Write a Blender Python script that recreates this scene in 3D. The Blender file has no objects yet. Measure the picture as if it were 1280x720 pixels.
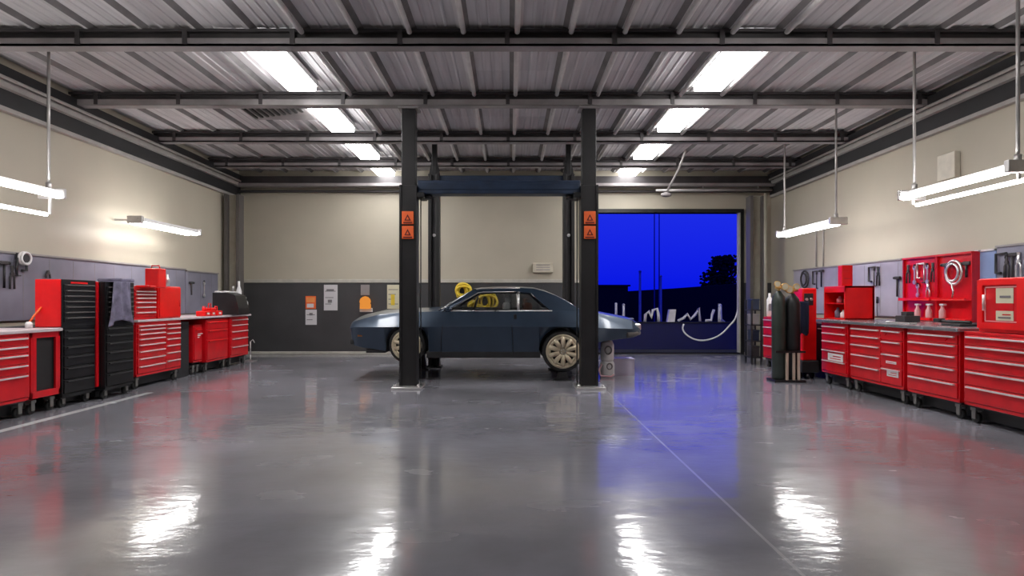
import bpy, bmesh, math, random
from mathutils import Vector, Matrix
random.seed(7)
PI = math.pi
SC = bpy.context.scene
COL = SC.collection
F = 800.0; H = 1.2; CX = 637.0; CY = 375.0

def PX(px, Y): return (px - CX) * Y / F          # real x of a picture column at depth Y
def PZ(py, Y): return H + (CY - py) * Y / F
def YD(px, X): return F * X / (px - CX)          # depth of a picture column on the plane x = X

# ------------------------------------------------------------------ materials
def mat(name, col, rough=0.5, metal=0.0, var=0.12, scale=6.0, bump=0.0, bscale=60.0, spec=0.5,
        coat=0.0, rvar=0.1, stretch=(1, 1, 1)):
    m = bpy.data.materials.new(name); m.use_nodes = True
    nt = m.node_tree; b = nt.nodes['Principled BSDF']
    tc = nt.nodes.new('ShaderNodeTexCoord'); mp = nt.nodes.new('ShaderNodeMapping')
    mp.inputs['Scale'].default_value = stretch
    nt.links.new(tc.outputs['Object'], mp.inputs[0])
    n = nt.nodes.new('ShaderNodeTexNoise'); n.inputs['Scale'].default_value = scale; n.inputs['Detail'].default_value = 5
    nt.links.new(mp.outputs[0], n.inputs['Vector'])
    r = nt.nodes.new('ShaderNodeValToRGB')
    r.color_ramp.elements[0].position = 0.3; r.color_ramp.elements[1].position = 0.72
    r.color_ramp.elements[0].color = [max(0, c * (1 - var)) for c in col] + [1]
    r.color_ramp.elements[1].color = [min(1, c * (1 + var)) for c in col] + [1]
    nt.links.new(n.outputs['Fac'], r.inputs[0]); nt.links.new(r.outputs[0], b.inputs['Base Color'])
    mr = nt.nodes.new('ShaderNodeMapRange')
    mr.inputs['To Min'].default_value = max(0.02, rough - rvar); mr.inputs['To Max'].default_value = min(1, rough + rvar)
    nt.links.new(n.outputs['Fac'], mr.inputs['Value']); nt.links.new(mr.outputs[0], b.inputs['Roughness'])
    b.inputs['Metallic'].default_value = metal
    b.inputs['Specular IOR Level'].default_value = spec
    b.inputs['Coat Weight'].default_value = coat; b.inputs['Coat Roughness'].default_value = 0.08
    if bump:
        n2 = nt.nodes.new('ShaderNodeTexNoise'); n2.inputs['Scale'].default_value = bscale
        nt.links.new(mp.outputs[0], n2.inputs['Vector'])
        bp = nt.nodes.new('ShaderNodeBump'); bp.inputs['Strength'].default_value = bump; bp.inputs['Distance'].default_value = 0.01
        nt.links.new(n2.outputs['Fac'], bp.inputs['Height']); nt.links.new(bp.outputs[0], b.inputs['Normal'])
    return m

def emis(name, col, s):
    m = bpy.data.materials.new(name); m.use_nodes = True
    nt = m.node_tree; nt.nodes.clear()
    e = nt.nodes.new('ShaderNodeEmission'); e.inputs[0].default_value = (*col, 1); e.inputs[1].default_value = s
    o = nt.nodes.new('ShaderNodeOutputMaterial'); nt.links.new(e.outputs[0], o.inputs[0])
    return m

def glass(name, tint=(0.75, 0.8, 0.8), base=0.12):
    m = bpy.data.materials.new(name); m.use_nodes = True
    nt = m.node_tree; nt.nodes.clear()
    t = nt.nodes.new('ShaderNodeBsdfTransparent'); t.inputs[0].default_value = (*tint, 1)
    g = nt.nodes.new('ShaderNodeBsdfGlossy'); g.inputs['Roughness'].default_value = 0.03
    f = nt.nodes.new('ShaderNodeFresnel'); f.inputs[0].default_value = 1.5
    a = nt.nodes.new('ShaderNodeMath'); a.operation = 'ADD'; a.inputs[1].default_value = base; a.use_clamp = True
    mx = nt.nodes.new('ShaderNodeMixShader'); o = nt.nodes.new('ShaderNodeOutputMaterial')
    nt.links.new(f.outputs[0], a.inputs[0]); nt.links.new(a.outputs[0], mx.inputs[0])
    nt.links.new(t.outputs[0], mx.inputs[1]); nt.links.new(g.outputs[0], mx.inputs[2]); nt.links.new(mx.outputs[0], o.inputs[0])
    return m

RED = mat('red_paint', (0.66, 0.003, 0.010), 0.32, var=0.12, coat=0.4)
RED2 = mat('red_paint_bright', (0.86, 0.004, 0.005), 0.35, var=0.08, coat=0.3)
BLK = mat('black_paint', (0.007, 0.007, 0.008), 0.38, var=0.3)
BLK2 = mat('black_plastic', (0.02, 0.02, 0.022), 0.55, var=0.3)
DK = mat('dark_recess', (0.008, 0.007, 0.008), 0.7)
CHR = mat('brushed_steel', (0.78, 0.76, 0.76), 0.3, metal=0.85, var=0.15)
ALU = mat('pale_handle_trim', (0.8, 0.72, 0.72), 0.35, metal=0.3, var=0.15)
STEEL = mat('worktop_steel', (0.33, 0.33, 0.36), 0.25, metal=0.6, var=0.2)
PALE = mat('pale_worktop', (0.62, 0.52, 0.54), 0.35, var=0.1)
RUB = mat('rubber', (0.015, 0.015, 0.015), 0.75, var=0.3)
WHT = mat('white_plastic', (0.75, 0.74, 0.74), 0.45, var=0.05)
CREAM = mat('cream_plastic', (0.55, 0.5, 0.4), 0.5)
POST = mat('lift_post_paint', (0.009, 0.008, 0.009), 0.5, var=0.3, bump=0.15)
NAVY = mat('navy_steel', (0.016, 0.030, 0.062), 0.4, var=0.3)
BEAM = mat('beam_steel_dark', (0.045, 0.04, 0.042), 0.55, var=0.35, scale=3)
BEAML = mat('beam_steel_flange', (0.27, 0.25, 0.25), 0.5, var=0.25, scale=3)
PIPE = mat('galvanised_pipe', (0.42, 0.40, 0.39), 0.4, metal=0.4, var=0.15)
PEG = mat('pegboard_paint', (0.25, 0.245, 0.31), 0.38, metal=0.2, var=0.18, scale=2.2)
PEGR = mat('pegboard_paint_pale', (0.42, 0.40, 0.47), 0.4, metal=0.2, var=0.15, scale=2.2)
BLUEP = mat('pale_blue_panel', (0.25, 0.34, 0.58), 0.4, var=0.08)
ORG = mat('orange_label', (0.85, 0.14, 0.03), 0.5, var=0.1)
YEL = mat('yellow_rubber', (0.75, 0.55, 0.04), 0.45, var=0.15)
BRS = mat('brass', (0.80, 0.56, 0.2), 0.3, metal=0.9, var=0.2)
GRN = mat('dark_green_paint', (0.022, 0.032, 0.026), 0.35, var=0.2)
TAN = mat('tan_paint', (0.48, 0.38, 0.30), 0.5)
CLOTH = mat('grey_cloth', (0.18, 0.165, 0.24), 0.9, var=0.4, scale=9, bump=0.4, bscale=30)
DCLOTH = mat('navy_cloth', (0.012, 0.02, 0.05), 0.9, var=0.3)
CARP = mat('slate_blue_car_paint', (0.026, 0.046, 0.078), 0.30, metal=0.35, var=0.06, coat=0.6, rvar=0.04)
RIM = mat('cream_alloy', (0.60, 0.52, 0.38), 0.35, metal=0.35, var=0.1)
GLS = glass('car_glass', (0.7, 0.72, 0.7), 0.04)
WSG = glass('windscreen_glass', (0.5, 0.52, 0.55), 0.10)
SEAT1 = mat('pale_seat', (0.5, 0.5, 0.52), 0.6)
SEAT2 = mat('brown_seat', (0.22, 0.08, 0.05), 0.6)
LAMP = emis('lamp_tube', (1.0, 0.985, 0.97), 38.0)
LAMPC = emis('ceiling_lamp_diffuser', (1.0, 0.985, 0.975), 27.0)
PAPER = mat('paper_white', (0.62, 0.60, 0.62), 0.7, var=0.03)
INK = mat('grey_print', (0.18, 0.17, 0.18), 0.7)
PAPERY = mat('paper_cream', (0.62, 0.58, 0.42), 0.7, var=0.03)
CONDUIT = mat('dark_conduit', (0.10, 0.09, 0.085), 0.5)
COLC = mat('cream_steel_column', (0.30, 0.28, 0.22), 0.5, var=0.1)
ASPH = mat('asphalt', (0.05, 0.05, 0.055), 0.6, var=0.3, bump=0.3)
BLD = mat('dark_render', (0.012, 0.012, 0.018), 0.9)
PARA = mat('dark_blue_wall_paint', (0.006, 0.008, 0.09), 0.6)
LEAF = mat('dark_leaves', (0.006, 0.012, 0.010), 0.9)

# ------------------------------------------------------------------ mesh helper
class MB:
    def __init__(s): s.bm = bmesh.new()
    def box(s, x0, x1, y0, y1, z0, z1, m=0, bev=0.0):
        x0, x1 = sorted((x0, x1)); y0, y1 = sorted((y0, y1)); z0, z1 = sorted((z0, z1))
        M = Matrix.Translation(((x0+x1)/2, (y0+y1)/2, (z0+z1)/2)) @ Matrix.Diagonal((x1-x0, y1-y0, z1-z0, 1))
        r = bmesh.ops.create_cube(s.bm, size=1, matrix=M)
        vs = r['verts']; fs = {f for v in vs for f in v.link_faces}
        for f in fs: f.material_index = m
        if bev > 0:
            es = list({e for v in vs for e in v.link_edges})
            bmesh.ops.bevel(s.bm, geom=es, offset=min(bev, (x1-x0)/2.2, (y1-y0)/2.2, (z1-z0)/2.2), segments=2, affect='EDGES', profile=0.5, material=-1)
        return s
    def quad(s, pts, m=0, smooth=False):
        vs = [s.bm.verts.new(p) for p in pts]; f = s.bm.faces.new(vs); f.material_index = m; f.smooth = smooth; return s
    def cyl(s, p0, p1, r0, r1=None, seg=12, m=0, smooth=True):
        r1 = r0 if r1 is None else r1
        p0 = Vector(p0); p1 = Vector(p1); d = (p1-p0)
        if d.length < 1e-6: return s
        q = d.to_track_quat('Z', 'Y')
        A = []; B = []
        for i in range(seg):
            a = 2*PI*i/seg; u = q @ Vector((math.cos(a), math.sin(a), 0))
            A.append(s.bm.verts.new(p0+u*r0)); B.append(s.bm.verts.new(p1+u*max(r1, 1e-4)))
        for i in range(seg):
            j = (i+1) % seg
            f = s.bm.faces.new((A[i], A[j], B[j], B[i])); f.material_index = m; f.smooth = smooth
        f = s.bm.faces.new(A[::-1]); f.material_index = m
        f = s.bm.faces.new(B); f.material_index = m
        return s
    def tube(s, pts, r, seg=8, m=0, closed=False):
        pts = [Vector(p) for p in pts]; n = len(pts); rings = []
        prev = None
        for i, p in enumerate(pts):
            if closed: t = pts[(i+1) % n]-pts[i-1]
            else: t = pts[min(i+1, n-1)]-pts[max(i-1, 0)]
            t.normalize()
            if prev is None:
                u = t.orthogonal().normalized()
            else:
                u = prev - t*prev.dot(t)
                u = u.normalized() if u.length > 1e-6 else t.orthogonal().normalized()
            prev = u; v = t.cross(u)
            rr = r[i] if isinstance(r, (list, tuple)) else r
            rings.append([s.bm.verts.new(p+(u*math.cos(2*PI*k/seg)+v*math.sin(2*PI*k/seg))*rr) for k in range(seg)])
        R = n if closed else n-1
        for i in range(R):
            a = rings[i]; b = rings[(i+1) % n]
            for k in range(seg):
                f = s.bm.faces.new((a[k], a[(k+1) % seg], b[(k+1) % seg], b[k])); f.material_index = m; f.smooth = True
        if not closed:
            s.bm.faces.new(rings[0][::-1]).material_index = m; s.bm.faces.new(rings[-1]).material_index = m
        return s
    def lathe(s, c, prof, seg=20, m=0, axis='Z'):
        c = Vector(c); rings = []
        for (r, z) in prof:
            ring = []
            for i in range(seg):
                a = 2*PI*i/seg; r_ = max(r, 1e-4)
                if axis == 'Z': o = Vector((r_*math.cos(a), r_*math.sin(a), z))
                elif axis == 'Y': o = Vector((r_*math.cos(a), z, r_*math.sin(a)))
                else: o = Vector((z, r_*math.cos(a), r_*math.sin(a)))
                ring.append(s.bm.verts.new(c+o))
            rings.append(ring)
        for a, b in zip(rings, rings[1:]):
            for k in range(seg):
                f = s.bm.faces.new((a[k], a[(k+1) % seg], b[(k+1) % seg], b[k])); f.material_index = m; f.smooth = True
        s.bm.faces.new(rings[0][::-1]).material_index = m; s.bm.faces.new(rings[-1]).material_index = m
        return s
    def prism(s, pts, axis, a, b, m=0):
        """pts 2-D outline; extruded from a to b along axis ('X': pts=(y,z), 'Y': pts=(x,z), 'Z': pts=(x,y))"""
        def P(p, t):
            return (t, p[0], p[1]) if axis == 'X' else (p[0], t, p[1]) if axis == 'Y' else (p[0], p[1], t)
        A = [s.bm.verts.new(P(p, a)) for p in pts]; B = [s.bm.verts.new(P(p, b)) for p in pts]
        n = len(pts)
        s.bm.faces.new(A[::-1]).material_index = m; s.bm.faces.new(B).material_index = m
        for i in range(n):
            s.bm.faces.new((A[i], A[(i+1) % n], B[(i+1) % n], B[i])).material_index = m
        return s
    def sphere(s, c, r, m=0, sc=(1, 1, 1), sub=2):
        M = Matrix.Translation(c) @ Matrix.Diagonal((*sc, 1))
        rr = bmesh.ops.create_icosphere(s.bm, subdivisions=sub, radius=r, matrix=M)
        for f in {f for v in rr['verts'] for f in v.link_faces}: f.material_index = m; f.smooth = True
        return s
    def build(s, name, mats, parent=None, origin=None):
        if not isinstance(mats, (list, tuple)): mats = [mats]
        bmesh.ops.recalc_face_normals(s.bm, faces=s.bm.faces)
        off = Vector((0, 0, 0))
        if parent is not None:
            off = parent.matrix_world.translation.copy() if parent.get('_o') is None else Vector(parent['_o'])
        o_loc = Vector((0, 0, 0))
        if parent is None and origin is not None:
            o_loc = Vector(origin); off = o_loc
        bmesh.ops.translate(s.bm, verts=s.bm.verts, vec=-off)
        me = bpy.data.meshes.new(name); s.bm.to_mesh(me); s.bm.free()
        for mm in mats: me.materials.append(mm)
        o = bpy.data.objects.new(name, me); COL.objects.link(o)
        o.location = o_loc
        if parent is not None:
            o.parent = parent
        ORG_[o.name] = off
        o['_o'] = list(off)
        return o
ORG_ = {}

def tag(o, label=None, cat=None, group=None, kind=None):
    if label: o['label'] = label
    if cat: o['category'] = cat
    if group: o['group'] = group
    if kind: o['kind'] = kind
    return o
def thing(name, loc, label, cat, group=None):
    e = bpy.data.objects.new(name, None); COL.objects.link(e); e.location = loc; e.empty_display_size = 0.1
    e['_o'] = list(loc)
    return tag(e, label, cat, group)
def copy_tree(o, dx, parent=None):
    c = o.copy(); COL.objects.link(c)
    if parent is None: c.location = Vector(o.location) + Vector(dx)
    else: c.parent = parent
    for ch in [k for k in bpy.data.objects if k.parent == o]:
        copy_tree(ch, (0, 0, 0), c)
    return c
def struct(o): return tag(o, kind='structure')

# ------------------------------------------------------------------ the room
XL, XR, YB, YF = -6.0, 5.8, 14.2, -2.6
ZC = 4.07

def floor_mat():
    m = bpy.data.materials.new('polished_epoxy_floor'); m.use_nodes = True
    nt = m.node_tree; N = nt.nodes; L = nt.links; b = N['Principled BSDF']
    tc = N.new('ShaderNodeTexCoord')
    def noise(sc, det=4, stretch=(1, 1, 1), dist=0.0):
        mp = N.new('ShaderNodeMapping'); mp.inputs['Scale'].default_value = stretch
        L.new(tc.outputs['Object'], mp.inputs[0])
        n = N.new('ShaderNodeTexNoise'); n.inputs['Scale'].default_value = sc; n.inputs['Detail'].default_value = det
        n.inputs['Distortion'].default_value = dist
        L.new(mp.outputs[0], n.inputs['Vector']); return n
    n1 = noise(0.7, 6, (1.0, 1.0, 1)); 
    r1 = N.new('ShaderNodeValToRGB'); r1.color_ramp.elements[0].position = .35; r1.color_ramp.elements[1].position = .68
    r1.color_ramp.elements[0].color = (0.195, 0.193, 0.215, 1); r1.color_ramp.elements[1].color = (0.34, 0.335, 0.385, 1)
    L.new(n1.outputs['Fac'], r1.inputs[0])
    # joint line and painted line, marks that belong to the floor itself
    sep = N.new('ShaderNodeSeparateXYZ'); L.new(tc.outputs['Object'], sep.inputs[0])
    def band(x, w):
        a = N.new('ShaderNodeMath'); a.operation = 'SUBTRACT'; a.inputs[1].default_value = x; L.new(sep.outputs['X'], a.inputs[0])
        c = N.new('ShaderNodeMath'); c.operation = 'ABSOLUTE'; L.new(a.outputs[0], c.inputs[0])
        d = N.new('ShaderNodeMath'); d.operation = 'LESS_THAN'; d.inputs[1].default_value = w; L.new(c.outputs[0], d.inputs[0]); return d
    j = band(1.28, 0.009); p = band(-4.66, 0.05)
    wy = N.new('ShaderNodeMath'); wy.operation = 'LESS_THAN'; wy.inputs[1].default_value = 8.3; L.new(sep.outputs['Y'], wy.inputs[0])
    p2 = N.new('ShaderNodeMath'); p2.operation = 'MULTIPLY'; L.new(p.outputs[0], p2.inputs[0]); L.new(wy.outputs[0], p2.inputs[1])
    m1 = N.new('ShaderNodeMix'); m1.data_type = 'RGBA'; L.new(j.outputs[0], m1.inputs[0]); L.new(r1.outputs[0], m1.inputs[6]); m1.inputs[7].default_value = (.42, .42, .45, 1)
    m2 = N.new('ShaderNodeMix'); m2.data_type = 'RGBA'; L.new(p2.outputs[0], m2.inputs[0]); L.new(m1.outputs[2], m2.inputs[6]); m2.inputs[7].default_value = (.75, .74, .74, 1)
    L.new(m2.outputs[2], b.inputs['Base Color'])
    n2 = noise(1.3, 6, (.8, 1.6, 1), 0)
    mr = N.new('ShaderNodeMapRange'); mr.inputs['From Min'].default_value = .3; mr.inputs['From Max'].default_value = .7
    mr.inputs['To Min'].default_value = .14; mr.inputs['To Max'].default_value = .30
    L.new(n2.outputs['Fac'], mr.inputs['Value']); L.new(mr.outputs[0], b.inputs['Roughness'])
    b.inputs['Specular IOR Level'].default_value = 0.35
    b.inputs['Coat Weight'].default_value = 0.6; b.inputs['Coat Roughness'].default_value = 0.06; b.inputs['Coat IOR'].default_value = 1.6
    n3 = noise(2.4, 4, (.7, 1.2, 1), 0); n4 = noise(11, 5, (.7, 1.3, 1), .2)
    ad = N.new('ShaderNodeMath'); ad.operation = 'MULTIPLY_ADD'; ad.inputs[1].default_value = .30
    L.new(n4.outputs['Fac'], ad.inputs[0]); L.new(n3.outputs['Fac'], ad.inputs[2])
    bp = N.new('ShaderNodeBump'); bp.inputs['Strength'].default_value = .42; bp.inputs['Distance'].default_value = .011
    L.new(ad.outputs[0], bp.inputs['Height']); L.new(bp.outputs[0], b.inputs['Normal']); L.new(bp.outputs[0], b.inputs['Coat Normal'])
    return m
FLOOR = floor_mat()
WALLM = mat('cream_wall_paint', (0.46, 0.42, 0.335), 0.55, var=0.05, scale=1.2, bump=0.05, bscale=20)
WAINS = mat('charcoal_wainscot_paint', (0.045, 0.045, 0.048), 0.5, var=0.15, scale=2)
RAILM = mat('pale_rail_paint', (0.45, 0.43, 0.38), 0.5)

def ceil_mat():
    m = bpy.data.materials.new('galvanised_roof_sheet'); m.use_nodes = True
    nt = m.node_tree; N = nt.nodes; L = nt.links; b = N['Principled BSDF']
    tc = N.new('ShaderNodeTexCoord')
    mp = N.new('ShaderNodeMapping'); mp.inputs['Scale'].default_value = (7, .35, 1); L.new(tc.outputs['Object'], mp.inputs[0])
    n = N.new('ShaderNodeTexNoise'); n.inputs['Scale'].default_value = 2; n.inputs['Detail'].default_value = 6; L.new(mp.outputs[0], n.inputs['Vector'])
    mp2 = N.new('ShaderNodeMapping'); mp2.inputs['Scale'].default_value = (1.79, .5, 1); L.new(tc.outputs['Object'], mp2.inputs[0])
    v = N.new('ShaderNodeTexWhiteNoise'); v.noise_dimensions = '2D'
    fl = N.new('ShaderNodeVectorMath'); fl.operation = 'FLOOR'; L.new(mp2.outputs[0], fl.inputs[0]); L.new(fl.outputs[0], v.inputs['Vector'])
    ad = N.new('ShaderNodeMath'); ad.operation = 'MULTIPLY_ADD'; ad.inputs[1].default_value = .25; L.new(v.outputs['Value'], ad.inputs[0]); L.new(n.outputs['Fac'], ad.inputs[2])
    r = N.new('ShaderNodeValToRGB'); r.color_ramp.elements[0].position = .35; r.color_ramp.elements[1].position = .95
    r.color_ramp.elements[0].color = (.44, .425, .435, 1); r.color_ramp.elements[1].color = (.66, .64, .65, 1)
    L.new(ad.outputs[0], r.inputs[0]); L.new(r.outputs[0], b.inputs['Base Color'])
    b.inputs['Roughness'].default_value = .65; b.inputs['Specular IOR Level'].default_value = .3
    return m
CEILM = ceil_mat()

o = MB().box(XL-.2, XR+.2, YF-.2, YB+.2, -.15, 0).build('floor', FLOOR); struct(o)
o = MB().box(XL-.2, XL, YF, YB, 0, 4.3).build('wall_left', WALLM); struct(o)
o = MB().box(XR, XR+.2, YF, YB, 0, 4.3).build('wall_right', WALLM); struct(o)
o = MB().box(XL-.2, XR+.2, YF-.2, YF, 0, 4.3).build('wall_front', WALLM); struct(o)
DX0, DX1, DZ = PX(747, YB), PX(925, YB), PZ(266, YB)
w = MB(); w.box(XL-.2, DX0, YB, YB+.2, 0, 4.3); w.box(DX1, XR+.2, YB, YB+.2, 0, 4.3); w.box(DX0, DX1, YB, YB+.2, DZ, 4.3)
struct(w.build('wall_back', WALLM))
w = MB(); w.box(XL, DX0-.08, YB-.02, YB, 0.05, 1.58); w.box(DX1+.08, XR, YB-.02, YB, 0.05, 1.58)
struct(w.build('trim_1', WAINS))
w = MB(); w.box(XL, DX0-.08, YB-.045, YB, 1.58, 1.66, bev=.01); struct(w.build('trim_2', RAILM))
w = MB(); w.box(XL, DX0-.08, YB-.06, YB, 0, .06, bev=.01); struct(w.build('baseboard_back', RAILM))
# door frame (dark) round the open doorway, with its pale edge strip and threshold
w = MB(); w.box(DX0-.08, DX0, YB-.05, YB+.2, 0, DZ+.08); w.box(DX1, DX1+.07, YB-.05, YB+.2, 0, DZ+.08); w.box(DX0, DX1, YB-.05, YB+.2, DZ, DZ+.08)
w.box(DX0, DX1, YB+.02, YB+.16, 0, .035); w.box(DX1-.035, DX1, YB-.03, YB+.1, 0.035, DZ, m=1)
struct(w.build('door_1', [BLK, RAILM]))
# ribbed roof sheet: one profile swept down the room
w = MB(); prof = []
pitch = .56; x = -6.72 + .28*0
x = -12*pitch
while x < 12*pitch:
    prof += [(x, 0), (x+.05, -.045), (x+.09, -.045), (x+.14, 0)]
    for k in (1, 2, 3):
        c = x+.14+(pitch-.14)*k/4
        prof += [(c-.02, 0), (c-.008, -.009), (c+.008, -.009), (c+.02, 0)]
    x += pitch
prof = [(min(max(a, XL-.2), XR+.2), b) for a, b in prof if XL-.2 <= a <= XR+.2]
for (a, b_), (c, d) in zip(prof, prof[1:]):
    w.quad([(a, YF, ZC+b_), (c, YF, ZC+d), (c, YB, ZC+d), (a, YB, ZC+b_)], m=1 if abs(d-b_) > .03 and (d < b_) == (a > 0) else 0)  # one side of each main rib coloured dark as a painted overlap shadow
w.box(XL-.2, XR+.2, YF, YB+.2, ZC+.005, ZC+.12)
struct(w.build('ceiling', [CEILM, mat('painted_lap_shadow', (.17, .16, .16), .7, var=.3, scale=3)]))
# thin pale battens running down the middle of the roof between the beams
beams = [.58, 2.61, 4.64, 6.67, 8.70, 10.73, 12.72]
bi = 1
for yb in beams:
    w = MB()
    w.box(XL, XR, yb+.05, yb+.065, 3.87, 4.05, m=0)          # web
    w.box(XL, XR, yb, yb+.16, 3.85, 3.872, m=1)               # lower flange
    w.box(XL, XR, yb-.0, yb+.012, 3.85, 3.93, m=1)            # lip
    w.box(XL, XR, yb, yb+.12, 4.0, 4.03, m=0)
    k = XL + .35
    while k < XR:
        w.box(k, k+.05, yb-.01, yb+.05, 3.86, 4.02, m=0); k += 1.12
    bi += 1
    struct(w.build('trim_%d' % (bi+1), [BEAM, BEAML]))
w = MB(); w.box(XL, XR, YB-.25, YB-.16, 3.74, 3.90, m=0); w.box(XL, XR, YB-.3, YB-.1, 3.68, 3.74, m=1); w.box(XL, XR, YB-.10, YB, 3.58, 3.62, m=0)
struct(w.build('trim_10', [BEAM, BEAML]))
# pale battens
n = 11
for xi in range(-4, 6):
    xx = xi*.56 + .08
    w = MB()
    for a, b_ in zip(beams, beams[1:]+[YB-.3]):
        w.cyl((xx, a+.16, 3.985), (xx, b_-.02, 3.985), .028, seg=8)
    struct(w.build('trim_%d' % n, mat('pale_batten', (.6, .58, .57), .5))); n += 1
# eave channels along both side walls
for X, s, z0, z1 in ((XL, 1, 3.45, 3.73), (XR, -1, 3.48, 3.76)):
    w = MB()
    w.box(X, X+s*.03, YF, YB, z0, z1, m=0)
    w.box(X, X+s*.07, YF, YB-.1, z0-.025, z0+.025, m=1)
    w.box(X, X+s*.10, YF, YB-.1, z1-.04, z1+.04, m=1)
    w.box(X+s*.02, X+s*.12, YF, YB-.1, z1+.08, z1+.2, m=0)
    w.cyl((X+s*.15, YF, z1+.05), (X+s*.15, YB-.3, z1+.05), .022, m=1, seg=8)
    struct(w.build('trim_%d' % n, [BLK2, mat('eave_flange', (.36, .34, .32), .5)])); n += 1
# steel corner columns (I-sections) with a cream strip between the flanges
def ibeam(x0, x1, y, lab):
    t = thing('steel_column', ((x0+x1)/2, y, 0), lab, 'column')
    w = MB(); w.box(x0, x0+.07, y-.12, y+.12, 0.02, 3.4, bev=.006); w.box(x1-.07, x1, y-.12, y+.12, 0.02, 3.4, bev=.006)
    w.build('flange', CONDUIT, t)
    w = MB(); w.box(x0+.07, x1-.07, y-.02, y+.03, 0.02, 3.4); w.build('web', COLC, t)
    w = MB(); w.box(x0-.03, x1+.03, y-.16, y+.16, 0, .02); w.build('base_plate', BLK, t)
ibeam(PX(283, 13.4), PX(302, 13.4), 13.4, 'dark steel column with pale centre strip in the left rear corner')
ibeam(PX(935, 13.6), PX(954, 13.6), 13.6, 'dark steel column with pale centre strip right of the open doorway')
w = MB(); w.cyl((PX(957, 13.2), 13.2, 0), (PX(957, 13.2), 13.2, 3.4), .035, seg=10)
w.box(PX(957, 13.2)-.05, PX(957, 13.2)+.05, 13.15, 13.3, 0, .02)
tag(w.build('conduit_pipe', COLC, origin=(PX(957, 13.2), 13.2, 0)), 'slim olive pipe standing beside the right steel column', 'pipe')

# ------------------------------------------------------------------ lamps
def ceiling_lamp(x, y0, y1, lab, wd=.355):
    t = thing('ceiling_light', (x, (y0+y1)/2, 3.93), lab, 'ceiling light', 'ceiling lights in two rows')
    w = MB(); w.box(x-wd/2-.02, x+wd/2+.02, y0-.02, y1+.02, 3.965, 4.03, bev=.008); w.build('housing', WHT, t)
    w = MB(); w.box(x-wd/2, x+wd/2, y0, y1, 3.90, 3.972, bev=.01); w.build('diffuser', LAMPC, t)
bays = [(4.45, 5.72), (6.9, 8.28), (8.95, 10.3), (10.98, 12.3), (12.98, 13.95)]  # first bay: unseen pair continuing the rows, added for light
names = ['unseen in the nearest bay, added for light', 'largest and nearest in view', 'second in view from the front', 'third in view from the front', 'farthest, close to the back wall']
for (a, b_), nm in zip(bays, names):
    ceiling_lamp(-2.68, a, b_, 'white strip light of the left ceiling row, ' + nm)
    ceiling_lamp(2.56, a, b_, 'white strip light of the right ceiling row, ' + nm)

def hung_lamp(x, y0, y1, z, lab, rods=True, wide=.30, dz=0.0, s=1):
    t = thing('hanging_light', (x, (y0+y1)/2, z), lab, 'hanging light', 'lights over the benches')
    w = MB(); w.prism([(x-.055, z-.005), (x-.04, z+.05), (x+.04, z+.05), (x+.055, z-.005)], 'Y', y0, y1)
    w.build('reflector_hood', WHT, t)
    w = MB(); w.box(x-wide/2, x+wide/2, y0-.06, y0, z-.05, z+.06, bev=.01); w.build('end_cap', CHR, t); w = MB(); w.box(x-wide/2, x+wide/2, y1, y1+.04, z-.05, z+.06, bev=.01); w.build('end_cap', CHR, t)
    if dz:
        w = MB()
        for q in (0, 3): yq = y0+(y1-y0)*(q+.02)/3.05; w.box(x-.012, x+.012, yq, yq+.02, z-.03-dz, z)
        w.build('tube_bracket', PIPE, t)
    for dx, dd in ((-.10*s, 0), (.04*s, dz)):
        w = MB(); w.cyl((x+dx, y0+.01, z-.035-dd), (x+dx, y1-.01, z-.035-dd), .019, seg=10); w.build('tube', LAMP, t)
    if rods:
        for yy in (y0+.03, y1-.03):
            w = MB(); w.cyl((x, yy, z+.05), (x, yy, 4.04), .016, seg=8); w.cyl((x, yy, z+.05), (x, yy, z+.12), .03, seg=8); w.build('rod', PIPE, t)
hung_lamp(4.44, 5.56, 7.05, 2.35, 'near double tube light hung on rods above right bench', dz=.07, s=1)
hung_lamp(4.80, 9.38, 11.2, 2.35, 'far double tube light hung on rods above right bench', wide=.26)
hung_lamp(-5.02, 4.9, 7.0, 2.36, 'near double tube light hung on a rod above left bench', dz=.19, s=-1)
hung_lamp(-5.42, 9.3, 11.0, 2.36, 'slim tube light near left wall above the tall red chest', rods=False, wide=.22)
w = MB()
for yy in (9.7, 10.7): w.box(-5.98, -5.5, yy-.015, yy+.015, 2.40, 2.43)
tag(w.build('wall_bracket', PIPE, origin=(-5.98, 10.2, 2.4)), 'thin steel arms holding the slim light off left wall', 'bracket')

# vent on the ceiling
t = thing('ceiling_vent', (-3.5, 9.6, 4.0), 'dark slotted vent in the roof left of second ceiling light', 'vent')
w = MB(); w.box(-3.95, -3.0, 9.2, 9.95, 4.0, 4.02, bev=.005); w.build('frame', BEAML, t)
w = MB()
for i in range(9): w.box(-3.9+i*.1, -3.86+i*.1, 9.25, 9.25+.25+.04*(8-i) , 3.98, 4.0)
w.build('slat', BLK, t)
# drop pipe with round sensor near the doorway
w = MB(); w.tube([(PX(857, 12.1), 12.1, 4.03), (PX(848, 12.4), 12.4, 3.72), (PX(834, 12.7), 12.7, 3.36)], .022); w.sphere((PX(833, 12.7), 12.7, 3.29), .085, m=1, sc=(1.3, 1, .6))
tag(w.build('ceiling_sensor', [PIPE, BEAML], origin=(PX(857, 12.1), 12.1, 4.03)), 'grey round sensor on a slanting pipe above the doorway', 'sensor')

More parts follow.
